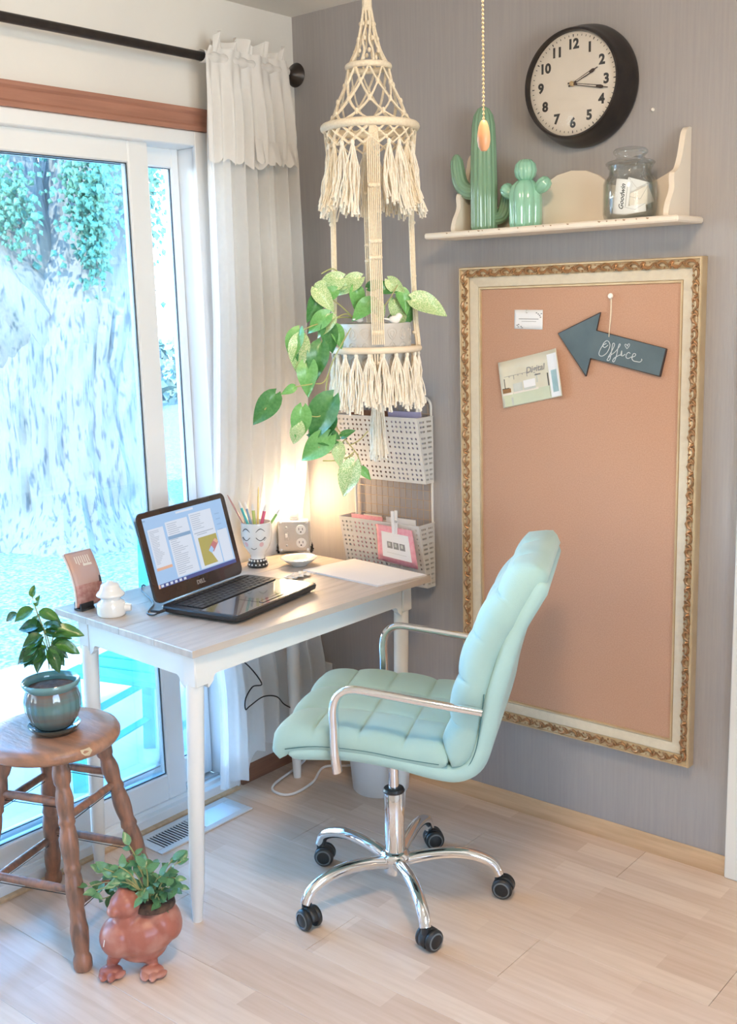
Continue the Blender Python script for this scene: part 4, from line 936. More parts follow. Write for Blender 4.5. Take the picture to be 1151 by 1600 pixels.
# ================================================================ CLOCK
kc=Vector((1.043,0,2.087))
ck=thing('wall_clock','round white faced clock with deep dark metal case, reading quarter past two','clock',(1.043,-.001,1.935))
MB().m('black_metal').lathe([(.0,.001),(.146,.001),(.152,.006),(.153,.014),(.150,.030),(.143,.055),(.1375,.072),(.136,.082),(.1335,.087),(.129,.087),(.1275,.083),(.1275,.068)],tuple(kc),72,(0,-1,0),capt=False,capb=False).build('case',ck,angle=60)
MB().m('dial').lathe([(.1285,.066),(.1285,.070),(0,.070)],tuple(kc),64,(0,-1,0),capb=False,capt=False).build('dial',ck,angle=20)
fy=-.0703; mb=MB().m('ink')
for h in range(1,13):
    a=R(90-30*h); rr_=.0945 if h not in (12,6) else .096
    put_text(mb,str(h),.033,kc+Vector((math.cos(a)*rr_,fy,math.sin(a)*rr_)),X,Z,.0003,.0014)
mb.build('numerals',ck,smooth=False)
mb=MB().m('ink')
for i in range(60):
    a=2*PI*i/60; d=Vector((math.cos(a),0,math.sin(a))); s_=Vector((-d.z,0,d.x)); w_=.0016 if i%5==0 else .0008
    r0,r1=(.114,.1205) if i%5==0 else (.1155,.1200)
    c=kc+Vector((0,fy-.0002,0)); mb.add([c+d*r0+s_*w_*(.6 if i%5==0 else 1),c+d*r1+s_*w_,c+d*r1-s_*w_,c+d*r0-s_*w_*(.6 if i%5==0 else 1)],[(0,1,2,3)])
o=mb.build('minute_ticks',ck,smooth=False); o['kind']='stuff'
def hand(name,ang,L,y):
    a=R(90-ang); d=Vector((math.cos(a),0,math.sin(a))); s_=Vector((-d.z,0,d.x)); c=kc+Vector((0,y,0)); mb=MB().m('darkedge')
    pl_=[(-.012,.002),(L*.70,.0034),(L*.80,.0044),(L*.86,.003),(L*.88,.0010),(L,.0008),(L,-.0008),(L*.88,-.0010),(L*.86,-.003),(L*.80,-.0044),(L*.70,-.0034),(-.012,-.002)]
    mb.prism(pl_,c,d,s_,Vector((0,-1,0)),.0012); o=mb.build(name,ck,smooth=False)
    MB().m('dial').prism([(L*.16,.0009),(L*.68,.0014),(L*.68,-.0014),(L*.16,-.0009)],c+Vector((0,-.0012,0)),d,s_,Vector((0,-1,0)),.0003).build('hand_slot',o,smooth=False)
hand('hour_hand',66.5,.078,-.073); hand('minute_hand',102,.104,-.0755)
MB().m('bead').lathe([(.006,.070),(.006,.079),(.004,.081),(0,.081)],tuple(kc),20,(0,-1,0),capb=False).build('centre_cap',ck)
mb=MB().m('pane'); mb.lathe([(.1275,.0775),(.10,.0835),(.05,.0865),(0,.0875)],tuple(kc),48,(0,-1,0),capb=False,capt=False); mb.build('glass',ck)

# ================================================================ SHELF
SZH=1.7365
sh=thing('wall_shelf','cream painted wall shelf with scrolled ends and arched back, chipped edges','shelf',(1.0,-.001,1.72))
tilt=Matrix.Rotation(R(.45),3,'Y')
MB().m('shelf_paint').box((.997,-.078,SZH-.008),(.755,.152,.016),None,.004).build('shelf_board',sh,angle=30)
prof=[(0,0),(.118,0),(.121,.012),(.112,.035),(.098,.055),(.092,.072),(.094,.092),(.090,.104),(.078,.110),(.066,.120),(.052,.145),(.042,.175),(.034,.200),(.022,.214),(.008,.218),(0,.217)]
pp2=[(p.x,p.y) for p in bez([(a,b,0) for a,b in prof[1:-1]],4)]
for xx in(.690,1.322):
    MB().m('shelf_paint').prism([(0,0)]+pp2+[(0,.217)],(xx,-.001,SZH),-Y,Z,X,.014).build('side_bracket',sh,angle=40)
bp=[(.704,0),(.704,.055),(.75,.06),(.80,.075),(.85,.092),(.885,.100),(.905,.104),(.93,.118),(.965,.136),(1.008,.144),(1.05,.140),(1.085,.126),(1.105,.112),(1.115,.100),(1.15,.092),(1.19,.088),(1.24,.094),(1.28,.112),(1.30,.124),(1.322,.128),(1.322,0)]
MB().m('shelf_paint').prism([(a,b) for a,b in bp],(0,-.001,SZH),X,Z,-Y,.012).build('back_panel',sh,angle=40)
mb=MB().m('chip'); rnd=random.Random(4)
for i in range(16):
    x=rnd.uniform(.65,1.35); w_=rnd.uniform(.003,.010); mb.add([(x,-.1545,SZH-.002),(x+w_,-.1545,SZH-.003),(x+w_*.7,-.1547,SZH-.006),(x+w_*.2,-.1547,SZH-.005)],[(0,1,2,3)])
o=mb.build('paint_chips',sh,smooth=False); o['kind']='stuff'
# tall cactus
def ribs(n,amp): return lambda a,i,h: amp*(abs(math.cos(a*n/2))-.6)
tc_=(.772,-.078,SZH+.0005)
t=thing('ceramic_cactus','tall glossy green ribbed ceramic cactus with one raised arm','ornament',tc_)
MB().m('glaze_green').lathe([(0,0),(.034,0),(.036,.01),(.036,.12),(.034,.22),(.031,.28),(.026,.305),(.016,.322),(.006,.328),(0,.329)],tc_,112,flute=ribs(14,.10),capt=False).build('trunk',t,angle=80)
def arm(pts,rs,par,mt,n=10,amp=.12,sg=80):
    pts=bez(pts,8); m=len(pts); rr_=np.interp(np.linspace(0,1,m),np.linspace(0,1,len(rs)),rs); mb=MB().m(mt); b=0; mb.tube(pts,list(map(float,rr_)),sg)
    for i in range(m):
        for k in range(sg):
            j=i*sg+k; c=pts[i]; mb.v[j]=tuple(c+(Vector(mb.v[j])-c)*(1+amp*(abs(math.cos(PI*k/sg*n))-.6)))
    return mb.build('arm',par,angle=80)
T_=Vector(tc_)
arm([T_+X*-.02+Z*.105,T_-X*.05+Z*.108,T_-X*.076+Z*.130,T_-X*.086+Z*.165,T_-X*.090+Z*.195,T_-X*.091+Z*.212],[.018,.020,.0205,.020,.017,.005],t,'glaze_green')
arm([T_+X*.02+Z*.03,T_+X*.036+Y*.026+Z*.035,T_+X*.048+Y*.034+Z*.06,T_+X*.052+Y*.036+Z*.10,T_+X*.053+Y*.036+Z*.125],[.015,.017,.018,.015,.004],t,'glaze_green')
c2=(.912,-.088,SZH+.0005)
t=thing('ceramic_cactus','small pale mint ceramic cactus with round head and two stubby arms','ornament',c2)
MB().m('glaze_mint').lathe([(0,0),(.040,0),(.042,.01),(.043,.06),(.042,.09),(.036,.108),(.024,.120),(.012,.124),(0,.125)],c2,96,flute=ribs(8,.13),capt=False).build('body',t,angle=80)
C2=Vector(c2)
MB().m('glaze_mint').lathe([(.004,-.030),(.016,-.027),(.026,-.015),(.029,0),(.026,.016),(.016,.027),(.004,.030)],tuple(C2+Z*.147),80,flute=ribs(12,.10)).build('head',t,angle=80)
for s,zz,L in((-1,.082,.046),(1,.090,.050)):
    d=(X*s*.75+Z*.66).normalized(); p=C2+X*s*.036+Z*zz
    MB().m('glaze_mint').lathe([(.008,0),(.013,.006),(.0185,.018),(.0195,.030),(.015,.041),(.006,.047),(0,.048)],tuple(p),64,tuple(d),flute=ribs(8,.10)).build('arm',t,angle=80)
# jar
jcn=Vector((1.213,-.082,SZH+.0005))
t=thing('glass_jar','clear lidded glass jar full of folded paper slips and small envelopes','jar',tuple(jcn))
MB().m('clearglass').lathe([(0,0),(.055,0),(.063,.004),(.066,.014),(.066,.088),(.062,.100),(.053,.108),(.052,.122),(.056,.127),(.056,.131),(.0525,.131),(.0495,.124),(.050,.108),(.059,.098),(.0630,.088),(.063,.015),(.054,.007),(0,.006)],tuple(jcn),56,capb=False,capt=False).build('jar_body',t,angle=60)
MB().m('clearglass').lathe([(0,.128),(.049,.128),(.050,.133),(.060,.1335),(.061,.138),(.056,.142),(.040,.146),(.034,.150),(.036,.156),(.042,.160),(.043,.166),(.038,.172),(.02,.176),(0,.177)],tuple(jcn),56,capb=False,capt=False).build('lid',t,angle=60)
def jslip(u,k,z,w_,h_,ang,tip,label,lines=False,name='paper_slip',mt='paper'):
    rz=Matrix.Rotation(R(ang),3,Vector((-.643,.766,0)))@Matrix((Vector((.766,.643,0)),Vector((.643,-.766,0)),Z)).transposed()
    rz=Matrix.Rotation(R(tip),3,Z)@rz
    w_*=1.12; h_*=1.1; c=jcn+VR*u+VC*k*.8+Z*z; o=MB().m(mt).box(c,(w_,.0012,h_),rz); ax,ay,az=rz@Vector((1,0,0)),rz@Vector((0,0,1)),rz@Vector((0,1,0))
    if az.dot(VC)<0: az=-az
    t2=tag(o.build(name,smooth=False,origin=tuple(c)),label,'envelope' if name=='envelope' else 'note',None)
    if lines:
        m2=MB().m('ink'); put_text(m2,'Goodwin',.0165,c+az*.0009,ay,-ax,.0001,.0003,shear=.3); m2.box(c+az*.0009+ax*.011,(.0008,.0002,.05),rz); m2.build('lettering',t2,smooth=False)
    else:
        m2=MB().m('inkgrey'); P_=[c+az*.0008+ax*w_*a+ay*h_*b for a,b in((-.5,.5),(0,-.05),(.5,.5))]; m2.tube(P_,.0003,4); m2.build('flap_fold',t2)
jslip(-.026,.034,.054,.034,.078,6,8,'white slip with slanted black lettering at the left in the jar',True)
jslip(.020,.028,.050,.052,.038,-22,-14,'pale envelope leaning at the right inside the glass jar',name='envelope',mt='cream_paper')
jslip(.016,.010,.078,.050,.034,14,5,'envelope lying uppermost inside the glass jar',name='envelope')
jslip(-.004,-.012,.045,.060,.050,-6,0,'wide folded slip at the back of the glass jar',mt='cream_paper')
jslip(.006,.034,.024,.050,.018,-8,0,'narrow slip lying at the bottom of the glass jar')
tag(MB().m('dial').lathe([(.0045,0),(.0045,.002),(.0025,.006),(0,.0065)],(1.232,-.0005,2.008),14,(0,-1,0),capb=False).build('wall_pin'),'small white pin stuck in the wall above the shelf','pin')

# ================================================================ FRAMED CORK BOARD
bx0,bx1,bz0,bz1=.653,1.387,.291,1.641
fb=thing('cork_board','large cork pin board in ornate gilt frame with cream liner','pin board',((bx0+bx1)/2,-.001,bz0))
def mould(prof,ins,mt,name):      # prof: (inset from the outer edge, depth)
    mb=MB().m(mt)
    for side in range(4):
        pts=[]
        for a,d in prof:
            i_=ins+a; c=[(bx0+i_,bz0+i_),(bx1-i_,bz0+i_),(bx1-i_,bz1-i_),(bx0+i_,bz1-i_)]
            pts.append((c[side],c[(side+1)%4],d))
        vs=[];fs=[]
        for p,q,d in pts: vs+=[(p[0],-.001-d,p[1]),(q[0],-.001-d,q[1])]
        for i in range(len(pts)-1): fs.append((2*i,2*i+1,2*i+3,2*i+2))
        mb.add(vs,fs)
    return mb.build(name,fb,smooth=False)
mould([(0,0),(0,.030),(.002,.034),(.005,.034),(.007,.030),(.012,.027),(.020,.026),(.026,.022),(.028,.018),(.028,.004)],0,'goldlight','outer_moulding')
mould([(0,.018),(.003,.020),(.028,.015),(.030,.012)],.027,'liner','liner')
mould([(0,.012),(.002,.016),(.006,.016),(.008,.010),(.008,.003)],.056,'goldlight','inner_lip')
MB().m('cork').box(((bx0+bx1)/2,-.008,(bz0+bz1)/2),(bx1-bx0-.12,.006,bz1-bz0-.12)).build('cork_sheet',fb,smooth=False)
MB().m('basewood').box(((bx0+bx1)/2,-.003,(bz0+bz1)/2),(bx1-bx0-.03,.004,bz1-bz0-.03)).build('backing',fb,smooth=False)
orn=MB().m('gold')
def scroll(c,d,n_,s,flip):
    def P(a,b,h=0): return c+d*(a*s)+n_*(b*s*flip)+Vector((0,-h,0))
    orn.tube([P(-.016,-.004,.0),P(-.011,.004,.002),P(-.003,.0065,.004),P(.004,.003,.005),P(.005,-.002,.004),P(.001,-.004,.003)],[.0016,.004,.005,.0042,.003,.0014],6)
    orn.tube([P(-.002,-.007,0),P(.005,-.006,.002),P(.011,-.001,.003),P(.013,.005,.002)],[.0014,.0036,.0038,.0014],6)
    for da,db in((-.009,-.0065),(-.006,.0075),(.008,-.0045),(.009,.0065)): orn.ell(P(da,db,.0008),(.0034,.0026,.0034),6,4)
    orn.ell(P(.0155,.001,.0015),(.0028,.003,.0028),6,5)
for (p,q,nn) in (((bx0+.0165,bz0+.0165),(bx1-.0165,bz0+.0165),Z),((bx1-.0165,bz0+.0165),(bx1-.0165,bz1-.0165),-X),((bx1-.0165,bz1-.0165),(bx0+.0165,bz1-.0165),-Z),((bx0+.0165,bz1-.0165),(bx0+.0165,bz0+.0165),X)):
    p=Vector((p[0],-.0275,p[1]));q=Vector((q[0],-.0275,q[1])); L=(q-p).length; k=int(L/.037); d=(q-p)/L
    for i in range(k): scroll(p+d*(L*(i+.5)/k),d,nn,1.22,1 if i%2 else -1)
o=orn.build('carved_scrolls',fb); o['kind']='stuff'
# pinned things
def flat_on(name,label,cat,quad,y0,th,mt,extra=None,curl=0):
    t=thing(name,label,cat,(sum(q[0] for q in quad)/4,y0,min(q[1] for q in quad)))
    P_=[Vector((a,y0,b)) for a,b in quad]        # TL, TR, BR, BL
    def S(u,v,e=0): 
        p=P_[0].lerp(P_[1],u).lerp(P_[3].lerp(P_[2],u),v); p.y-=e+curl*(max(0,(u-.7)/.3)**2+max(0,(.2-u)/.2)**2*.7); return p
    MB().m(mt).grid(lambda u,v:S(u,v),16,4).build('sheet',t,solid=th,smooth=True)
    return t,S
def patch(mb,S,mt,u0,u1,v0,v1,e=.0008,k=6):
    mb.m(mt); mb.grid(lambda u,v:S(u0+(u1-u0)*u,v0+(v1-v0)*v,e),k,1)
t,S=flat_on('business_card','small white card pinned at the upper left of the cork board','card',((.829,1.519),(.921,1.517),(.920,1.463),(.828,1.466)),-.0125,.0006,'paper')
mb=MB(); patch(mb,S,'inkgrey',.16,.86,.455,.49); patch(mb,S,'inkgrey',.26,.78,.59,.61)
for u,v in((.76,.12),(.82,.18),(.87,.25),(.90,.34),(.93,.16),(.08,.78),(.13,.74),(.12,.86),(.22,.84),(.26,.90)): patch(mb,S,'inkgrey',u,u+.05,v,v+.06,.0007,1)
mb.build('print',t,smooth=False)
tag(MB().m('clearglass').lathe([(.0055,0),(.0055,.003),(.003,.005),(.0055,.009),(0,.010)],(.874,-.0135,1.514),16,(0,-1,0),capb=False,capt=False).build('push_pin'),'clear push pin holding the small white card','pin')
t,S=flat_on('photo_print','tilted photograph of a shop interior on the left of the cork board','photo',((.779,1.370),(.971,1.413),(.992,1.282),(.797,1.240)),-.0130,.0006,'photo1',curl=.014)
mb=MB(); patch(mb,S,'photo3',.02,.80,.72,.98); patch(mb,S,'paper',.80,.985,.08,.98,.0009,3); patch(mb,S,'phototeal',.84,.95,.42,.88,.0011,2); patch(mb,S,'ink',.765,.785,.45,.96,.0011,1)
patch(mb,S,'photo2',.18,.34,.52,.70,.0010,2); patch(mb,S,'paper',.36,.56,.50,.68,.0010,3); patch(mb,S,'photo2',.36,.56,.66,.71,.0012,3); patch(mb,S,'cream_paper',.02,.60,.70,.74,.0010,4)
patch(mb,S,'gold',.02,.14,.60,.69,.0010,1); patch(mb,S,'ink',.055,.065,.38,.60,.0011,1); patch(mb,S,'inkgrey',.06,.52,.335,.343,.0010,5); patch(mb,S,'ink',.02,.12,.585,.60,.0012,1)
for i in range(6): patch(mb,S,'inkgrey',.13+i*.075,.14+i*.075,.34,.37+.06*(i%3==1),.0011,1)
patch(mb,S,'photo2',.02,.16,.80,.97,.0010,2); patch(mb,S,'photo2',.58,.60,.40,.60,.0010,1); patch(mb,S,'inkgrey',.56,.66,.42,.45,.0010,1)
mb.build('printed_scene',t,smooth=False)
ax_=(S(1,0)-S(0,0)); ax_.y=0; ax_.normalize(); ay_=Vector((-ax_.z,0,ax_.x)); mb=MB().m('photo2' if 0 else 'inkgrey'); put_text(mb,'Digital',.024,S(.575,.31,.0012),ax_,ay_,.0001,.0004,shear=.3); mb.build('lettering',t,smooth=False)
# arrow sign
arr=[(.973,1.453),(1.101,1.508),(1.090,1.4605),(1.292,1.412),(1.276,1.340),(1.073,1.386),(1.060,1.337)]
t=thing('arrow_sign','dark chalkboard arrow sign pointing left, lettered Office, hanging on the cork board','sign',(1.13,-.013,1.337))
cxa,cza=1.13,1.42
MB().m('darkedge').prism(arr[::-1],(0,-.014,0),X,Z,-Y,.007).build('edge',t,smooth=False)
MB().m('slate').prism([(cxa+(a-cxa)*.985,cza+(b-cza)*.965) for a,b in arr][::-1],(0,-.0212,0),X,Z,-Y,.0006).build('face',t,smooth=False)
strokes=[[(1.122,1.4256),(1.1102,1.4192),(1.1009,1.4021),(1.1024,1.3936),(1.112,1.3928),(1.1247,1.4023),(1.1325,1.4193),(1.1291,1.4299),(1.1219,1.4328),(1.1135,1.4256),(1.1117,1.4192),(1.1174,1.415),(1.1268,1.4214)],
[(1.1273,1.3895),(1.1356,1.4024),(1.1448,1.4193),(1.1447,1.4257),(1.14,1.4244),(1.1374,1.4066),(1.133,1.3853),(1.1274,1.3802),(1.1245,1.3831),(1.1329,1.393),(1.146,1.4024),(1.1543,1.4109),(1.1621,1.4215),(1.1597,1.4244),(1.1561,1.4152),(1.1517,1.394),(1.1454,1.3782),(1.1407,1.379),(1.1443,1.3863),(1.1578,1.3941),(1.1671,1.3962)],
[(1.1671,1.3962),(1.167,1.4068),(1.1648,1.3962),(1.1695,1.3933),(1.1769,1.3976)],[(1.1916,1.3994),(1.187,1.4027),(1.181,1.3976),(1.1798,1.39),(1.1859,1.3867),(1.195,1.391)],
[(1.195,1.3893),(1.2055,1.3936),(1.2064,1.3987),(1.1999,1.3986),(1.1964,1.3881),(1.2003,1.381),(1.2104,1.3786),(1.2196,1.3779),(1.2249,1.383),(1.223,1.3855)]]
mb=MB().m('chalk')
for s_ in strokes: mb.tube(bez([(a,-.0222,b) for a,b in s_],5),.0011,5)
mb.build('chalk_lettering',t)
MB().m('chalk').tube(bez([(a,-.0222,b) for a,b in [(1.1822,1.4119),(1.1765,1.4194),(1.1764,1.4236),(1.1806,1.4228),(1.183,1.4186),(1.1848,1.4237),(1.1889,1.4245),(1.1885,1.4195),(1.1822,1.4119)]],4),.0009,5).build('chalk_heart',t)
MB().m('rope').tube(bez([(1.130,-.0235,1.447),(1.1305,-.024,1.455),(1.1325,-.022,1.50),(1.133,-.020,1.549),(1.134,-.020,1.548),(1.1335,-.0205,1.50),(1.1305,-.0245,1.452),(1.129,-.022,1.443)],6),.0011,5).build('hanging_string',t)
tag(MB().m('dial').lathe([(.0015,-.002),(.0015,.006),(.0065,.008),(.0075,.010),(.006,.013),(0,.014)],(1.132,-.0125,1.550),18,(0,-1,0),capt=False).build('push_pin'),'round white push pin holding the string of the arrow sign','pin')

# ================================================================ WALL FILE BASKETS
wx0,wx1=.213,.535
rk=thing('wall_organizer','cream metal wall rack with two perforated file baskets','file rack',(.374,-.003,.655))
M['rackpaint']=mat('warm_grey_metal_paint',(.70,.67,.62),.5,c2=(.66,.63,.58),scale=10)
M['wire']=mat('copper_coloured_wire',(.55,.40,.26),.4,metal=.4)
mb=MB().m('rackpaint'); rc=.03; ztop=1.262
pts=[Vector((wx0+.006,-.012,.67)),Vector((wx0+.006,-.012,ztop-rc))]+[Vector((wx0+.006+rc-rc*math.cos(a),-.012,ztop-rc+rc*math.sin(a))) for a in np.linspace(.2,PI/2,6)]+[Vector((wx1-.006-rc+rc*math.sin(a),-.012,ztop-rc+rc*math.cos(a))) for a in np.linspace(0,PI/2-.2,6)]+[Vector((wx1-.006,-.012,ztop-rc)),Vector((wx1-.006,-.012,.67))]
mb.tube(pts,.004,10); mb.build('rack_frame',rk)
mb=MB().m('wire')
for i in range(13): x=wx0+.02+i*(wx1-wx0-.04)/12; mb.tube([(x,-.009,.70),(x,-.009,1.24)],.0009,5)
for i in range(19): z=.70+i*.03; mb.tube([(wx0+.006,-.0105,z),(wx1-.006,-.0105,z)],.0009,5)
o=mb.build('wire_grid',rk); o['kind']='stuff'
def perf(P,w_,h_,name,par,ncol,nrow):
    # P(s,t)->point on a plate w_ x h_; groups of 3x3 square holes
    def edges(L,n):
        e=[0.0]; m_=.010; g=(L-2*m_+.014)/n; hl=.0062; gp=(g-.014-3*hl)/2; flags=[False]; e.append(m_)
        x=m_
        for i in range(n):
            for k in range(3):
                flags.append(True); x+=hl; e.append(x)
                if k<2: flags.append(False); x+=gp; e.append(x)
            if i<n-1: flags.append(False); x+=.014; e.append(x)
        flags.append(False); e.append(L); return e,flags
    ex_,fx=edges(w_,ncol); ez_,fz=edges(h_,nrow); W1=len(ex_); vs=[P(a,b) for b in ez_ for a in ex_]; fs=[]
    for j in range(len(ez_)-1):
        for i in range(W1-1):
            if fx[i] and fz[j]: continue
            a=j*W1+i; fs.append((a,a+1,a+W1+1,a+W1))
    return MB().m('rackpaint').add(vs,fs).build(name,par,smooth=False,solid=.0014)
def basket(zb,zt,dt,db):
    b=MB().m('rackpaint').box(((wx0+wx1)/2,-(db+.014)/2,zb+.0008),(wx1-wx0,db-.012,.0016)); bk=b.build('basket',rk,smooth=False)
    W_=wx1-wx0; Hh=zt-zb
    def yf(t): return -(db+(dt-db)*(t/Hh))
    perf(lambda s,t:Vector((wx0+s,yf(t),zb+t)),W_,Hh,'front_panel',bk,6,4)
    for xx in(wx0,wx1):
        perf(lambda s,t:Vector((xx,-.012+(yf(t)+.012)*(s/(dt-.012)),zb+t)),dt-.012,Hh,'side_panel',bk,2,4)
    e=MB().m('rackpaint').tube([(wx0,-.012,zt),(wx0,-dt,zt),(wx1,-dt,zt),(wx1,-.012,zt)],.0022,8).build('rim_wire',bk)
basket(1.000,1.204,.092,.052); basket(.672,.874,.092,.052)
def sheet(name,label,x0,x1,y,z0,z1,mt,lean=.0,th=.0015,tab=None):
    P_=[(x0,0),(x1,0),(x1,z1-z0)]+([(tab[1],z1-z0),(tab[1],z1-z0+.012),(tab[0],z1-z0+.012),(tab[0],z1-z0)] if tab else [])+[(x0,z1-z0)]
    return tag(MB().m(mt).prism([(a,b) for a,b in P_],(0,y,z0),X,Vector((0,-math.sin(lean),math.cos(lean))),-Y,th).build(name,smooth=False),label,name.replace('_',' '))
sheet('file_folder','lilac folder standing in the upper wall basket at its right',.40,.525,-.034,1.003,1.222,'purple',.10,.006)
sheet('file_folder','dark brown folder at the back of the upper wall basket',.225,.50,-.022,1.003,1.215,'darkwood',.03,.004)
sheet('file_folder','cream tabbed folder at the left of the lower wall basket',.222,.40,-.024,.676,.868,'cream_paper',.05,.003,(.27,.345))
sheet('notepaper','pink paper in front of the cream folder in the lower wall basket',.230,.36,-.034,.676,.880,'pink',.08,.0015)
sheet('notepaper','white sheets behind the pink card in the lower wall basket',.385,.50,-.036,.676,.888,'paper',.12,.004)
t,S=flat_on('greeting_card','pink bordered card clipped to the lower wall basket','card',((.3725,.868),(.513,.861),(.534,.742),(.377,.754)),-.0975,.0008,'pink')
mb=MB(); patch(mb,S,'paper',.13,.87,.17,.86,.0009,2)
for i in range(3): patch(mb,S,'inkgrey',.27+i*.165,.41+i*.165,.42,.60,.0012,1); patch(mb,S,'photo2',.30+i*.165,.36+i*.165,.45,.54,.0014,1)
patch(mb,S,'photo2',.25,.75,.72,.73,.0012,1)
mb.build('print',t,smooth=False)
t=thing('clothespin','white clothespin clipping the pink card to the basket rim','clothespin',(.455,-.1,.84))
for s in(-1,1): MB().m('paper').box((.447+.004*(s<0),-.1035-.0045*s*1.0+.0005,.881),(.011,.006,.074),Matrix.Rotation(R(3*s),3,'X'),.0015).build('arm',t,angle=30)
MB().m('galv').tube([(.440,-.103,.884),(.458,-.103,.884)],.0035,10).build('spring',t)

# ================================================================ MACRAME PLANT HANGER
mc=Vector((.677,-.45,0)); rnd=random.Random(21)
mh=thing('macrame_hanger','long cream macrame plant hanger with three rings and fringes','plant hanger',(mc.x,mc.y,1.13))
def MP(r,a,z): return mc+Vector((r*math.cos(a),r*math.sin(a),z))
A0=math.atan2(VC.y,VC.x)                # angle of the side facing the room
def ring(r,z,th,mt): MB().m(mt).tube([MP(r,2*PI*k/64,z) for k in range(64)],th,12,closed=True).build('ring',mh)
MB().m('brass').tube([mc+Z*2.44,mc+Z*2.40,mc+Z*2.385+X*.006,mc+Z*2.375+X*.010,mc+Z*2.365,mc+Z*2.372-X*.009],.003,8).build('ceiling_hook',mh)
ring(.052,2.131,.0075,'rope'); ring(.116,1.985,.0105,'rope'); ring(.1135,1.430,.0085,'woodring')
# top wrap and cords to the small ring
MB().m('rope').lathe([(.006,2.262),(.012,2.262),(.012,2.30),(.0105,2.31),(.011,2.375),(.005,2.38)],tuple(mc),20,flute=lambda a,i,h:.05*math.cos(a*9)).build('wrapped_top',mh)
mb=MB().m('rope')
for k in range(10):
    a=2*PI*k/10; mb.tube(bez([MP(.010,a,2.27),MP(.016+.004*math.sin(k*3),a+.10,2.23),MP(.026,a-.12,2.19),MP(.034,a+.1,2.165),MP(.052,a,2.131)],4),.0030,6)
for lev,(r_,z_) in enumerate(((.017,2.232),(.0255,2.195),(.033,2.165),(.041,2.146))):
    for k in range(8): mb.ell(MP(r_,2*PI*(k+.5*(lev%2))/8,z_),(.0048,.0048,.006),6,5)
o=mb.build('upper_cords',mh); o['kind']='stuff'
def net(n,levels,rc_,kn,name):
    mb=MB().m('rope'); L=len(levels)
    for sg in(-1,1):
        for k in range(n):
            mb.tube(bez([MP(r_,A0+2*PI*(k+sg*.5*i)/n,z_) for i,(r_,z_) in enumerate(levels)],4),rc_,6)
            mb.tube(bez([MP(r_*.97,A0+.02+2*PI*(k+sg*.5*i)/n,z_) for i,(r_,z_) in enumerate(levels)],4),rc_,6)
    for i,(r_,z_) in enumerate(levels[1:-1],1):
        for k in range(n): mb.ell(MP(r_,A0+2*PI*(k+.5*(i%2))/n,z_),kn,6,5)
    o=mb.build(name,mh); o['kind']='stuff'
net(9,[(.052,2.128),(.062,2.088),(.080,2.045),(.096,2.012),(.115,1.988)],.0023,(.0055,.0055,.0085),'netting')
net(18,[(.116,1.982),(.113,1.965),(.109,1.950),(.108,1.936)],.0022,(.004,.004,.006),'knotted_band')
def tassel(a,r0,z0,z1,n,spread,flare,mt,name='tassel',th=.0016,hooks=False,wav=.0028):
    mb=MB().m(mt)
    for i in range(n):
        da=rnd.uniform(-spread,spread); dr=rnd.uniform(-.006,.006); zz=z1+rnd.uniform(-.012,.016); N_=8
        pts=[]; ph=rnd.uniform(0,6)
        for j in range(N_+1):
            t=j/N_; w_=min(1,t*3); pts.append(MP(r0+dr*w_+flare*t*t+wav*math.sin(ph+t*9)*w_,a+da*w_*1.0+ .012*math.sin(ph*2+t*11)*w_,z0+(zz-z0)*t))
        mb.tube(pts,[th]*(N_)+[th*1.7],5)
    mb.ell(MP(r0,a,z0-.004),(.0055,.0055,.008),7,5)
    return mb.build(name,mh)
for k in range(22):
    a=A0+2*PI*(k+.5)/22; dd=abs((a-A0+PI)%(2*PI)-PI)
    if dd<.22: continue
    tassel(a,.108,1.942,1.782+.012*math.sin(k*2.1),20,.17,.016+.010*rnd.random(),'ropewhite' if k%3 else 'rope','fringe_tassel',.0016,wav=.0042)
for k in range(20):
    a=A0+2*PI*(k+.5)/20
    tassel(a,.112,1.421,1.285+.010*math.sin(k*1.7),18,.15,.010,'ropewhite','lower_tassel',.0017,wav=.003)
# long side cords: flat bundles (front, right, back, left)
for q_ in range(4):
    a=A0+q_*PI/2+(.12 if q_ in(1,) else -.1 if q_==3 else .05); mb=MB().m('rope'); n_=7 if q_%2==0 else 6; hw=.0145 if q_%2==0 else .007
    tv=Vector((-math.sin(a),math.cos(a),0))
    for i in range(n_):
        o_=(i/(n_-1)-.5)*2*hw; rv=Vector((math.cos(a),math.sin(a),0))
        if q_%2: tq=tv*(.0050*math.cos(i*PI/3))+rv*(.0050*math.sin(i*PI/3)); mb.tube([MP(.112,a,1.975)+tq,MP(.105,a,1.90)+tq,MP(.1015,a,1.75)+tq,MP(.1035,a,1.62)+tq,MP(.108,a,1.49)+tq,MP(.1135,a,1.437)+tq],.0027,6); continue
        mb.tube([MP(.112,a,1.975)+tv*o_*.5,MP(.105,a,1.93)+tv*o_,MP(.1015,a,1.80)+tv*o_,MP(.1035,a,1.62)+tv*o_*.95,MP(.108,a,1.49)+tv*o_,MP(.1145,a,1.445)+tv*o_],.0018,6)
    for z_ in ((1.835,1.70,1.66,1.475) if q_%2==0 else (1.75,1.615,1.47)):
        for i in range(3 if q_%2==0 else 1):
            mb.ell(MP(.105,a,z_)+tv*((i-1)*hw*.66 if q_%2==0 else 0),(.0075,.0075,.006),8,6)
    mb.build('side_cord',mh)
